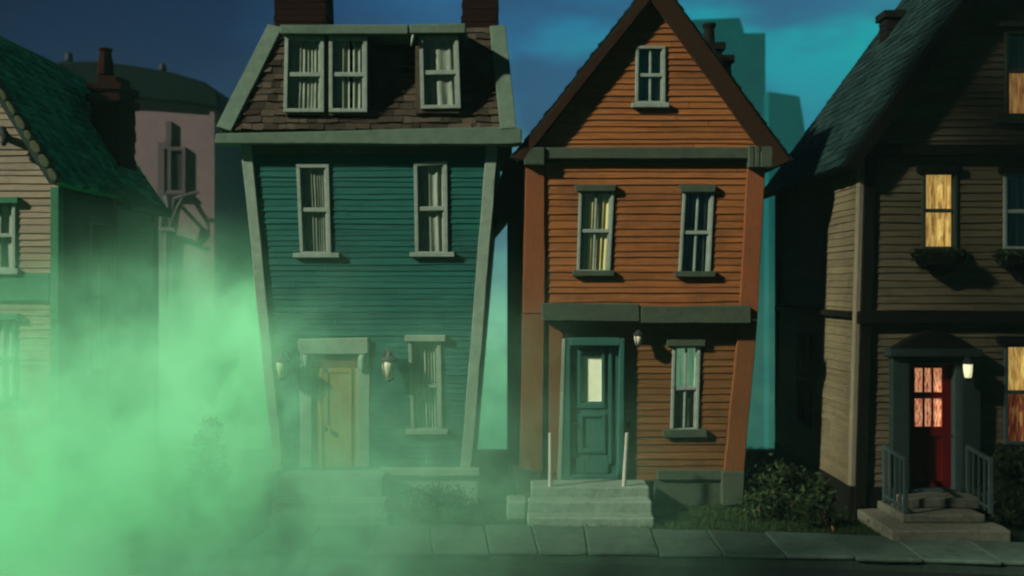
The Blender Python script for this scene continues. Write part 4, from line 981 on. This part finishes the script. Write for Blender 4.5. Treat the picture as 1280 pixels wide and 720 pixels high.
# =================================================================== WORLD, SUN, CAMERA
W = bpy.data.worlds.new('World'); SC.world = W; W.use_nodes = True; nt = W.node_tree
for n in list(nt.nodes): nt.nodes.remove(n)
L = nt.links.new; wo = nt.nodes.new('ShaderNodeOutputWorld')
tc = N(nt, 'ShaderNodeTexCoord'); sx = N(nt, 'ShaderNodeSeparateXYZ'); L(tc.outputs['Generated'], sx.inputs[0])
az = mth('ARCTAN2', sx.outputs['X'], sx.outputs['Y'])
nz = N(nt, 'ShaderNodeTexNoise', Scale=3.2, Detail=5.0, Roughness=0.55); mp = N(nt, 'ShaderNodeMapping'); mp.inputs['Scale'].default_value = (1, 1, 2.2); L(tc.outputs['Generated'], mp.inputs[0]); L(mp.outputs[0], nz.inputs['Vector'])
az2 = mth('ADD', az, mth('MULTIPLY', mth('SUBTRACT', nz.outputs['Fac'], 0.5), 0.35))
t = mr(az2, -0.5, 0.5, 0.0, 1.0, False)
rp = N(nt, 'ShaderNodeValToRGB'); cr = rp.color_ramp; cr.elements[0].position = 0; cr.elements[0].color = lin(14, 34, 62); cr.elements[1].position = 1; cr.elements[1].color = lin(18, 168, 170)
for p, c in ((0.22, lin(20, 44, 74)), (0.36, lin(34, 72, 110)), (0.46, lin(44, 98, 140)), (0.56, lin(42, 116, 162)), (0.70, lin(30, 158, 168)), (0.85, lin(22, 172, 172))):
    e = cr.elements.new(p); e.color = c
L(t, rp.inputs[0])
# lower sky : softer grey-teal
el_ = mr(sx.outputs['Z'], 0.08, 0.27, 1.0, 0.0)
rp2 = N(nt, 'ShaderNodeValToRGB'); cr = rp2.color_ramp; cr.elements[0].position = 0.1; cr.elements[0].color = lin(26, 46, 76); cr.elements[1].position = 0.95; cr.elements[1].color = lin(46, 125, 150)
for p, c in ((0.33, lin(48, 66, 90)), (0.45, lin(64, 120, 125)), (0.55, lin(75, 140, 138)), (0.7, lin(46, 125, 148))):
    e = cr.elements.new(p); e.color = c
L(t, rp2.inputs[0])
mx = N(nt, 'ShaderNodeMixRGB'); L(el_, mx.inputs[0]); L(rp.outputs[0], mx.inputs[1]); L(rp2.outputs[0], mx.inputs[2])
# cloud banks
nc = N(nt, 'ShaderNodeTexNoise', Scale=5.0, Detail=5.0, Roughness=0.5); mpc = N(nt, 'ShaderNodeMapping'); mpc.inputs['Scale'].default_value = (1, 1, 2.6); mpc.inputs['Location'].default_value = (0.3, 0.1, 0.45); L(tc.outputs['Generated'], mpc.inputs[0]); L(mpc.outputs[0], nc.inputs['Vector'])
cf = mth('MULTIPLY', mr(nc.outputs['Fac'], 0.40, 0.60, 0.0, 1.0), 0.9)
cr_ = N(nt, 'ShaderNodeMixRGB'); cr_.inputs[1].default_value = lin(20, 34, 54); cr_.inputs[2].default_value = lin(58, 108, 150); L(t, cr_.inputs[0])
mx2 = N(nt, 'ShaderNodeMixRGB'); L(cf, mx2.inputs[0]); L(mx.outputs[0], mx2.inputs[1]); L(cr_.outputs[0], mx2.inputs[2])
bg = N(nt, 'ShaderNodeBackground', Strength=1.0); L(mr(sx.outputs['Y'], -0.5, 0.6, 0.10, 0.42), bg.inputs['Strength']); L(mx2.outputs[0], bg.inputs['Color'])
EL = R(30); dirv = Vector((0.895*math.cos(EL), 0.446*math.cos(EL), -math.sin(EL)))
sky = N(nt, 'ShaderNodeTexSky'); sky.sky_type = 'NISHITA'; sky.sun_disc = False; sky.sun_elevation = EL; sky.sun_rotation = math.atan2(-0.895, -0.446)
bg2 = N(nt, 'ShaderNodeBackground', Strength=0.00003); L(sky.outputs[0], bg2.inputs['Color'])
ad = nt.nodes.new('ShaderNodeAddShader'); L(bg.outputs[0], ad.inputs[0]); L(bg2.outputs[0], ad.inputs[1]); L(ad.outputs[0], wo.inputs['Surface'])

sl = bpy.data.lights.new('sun', 'SUN'); sl.energy = 4.8; sl.angle = R(2.5); sl.color = (1.0, 0.98, 0.80)
so_ = bpy.data.objects.new('sun', sl); COL.objects.link(so_); so_.rotation_mode = 'QUATERNION'; so_.rotation_quaternion = dirv.to_track_quat('-Z', 'Y'); so_.location = (-10, -5, 12)

cam = bpy.data.cameras.new('camera'); co = bpy.data.objects.new('camera', cam); COL.objects.link(co)
co.location = (0, 0, HC); co.rotation_euler = (R(90), 0, 0); cam.sensor_width = 36; cam.lens = 36; cam.clip_end = 2000; cam.clip_start = 0.1
cam.dof.use_dof = True; cam.dof.focus_distance = 15.0; cam.dof.aperture_fstop = 0.6
SC.camera = co
SC.view_settings.view_transform = 'Standard'; SC.view_settings.look = 'None'; SC.view_settings.exposure = 1.1; SC.view_settings.gamma = 1
SC.render.engine = 'CYCLES'
SC.cycles.volume_bounces = 10; SC.cycles.max_bounces = 12; SC.cycles.volume_step_rate = 1.0; SC.cycles.volume_max_steps = 96
SC.cycles.pixel_filter_type = 'BLACKMAN_HARRIS'; SC.cycles.filter_width = 2.2
SC.cycles.transparent_max_bounces = 12
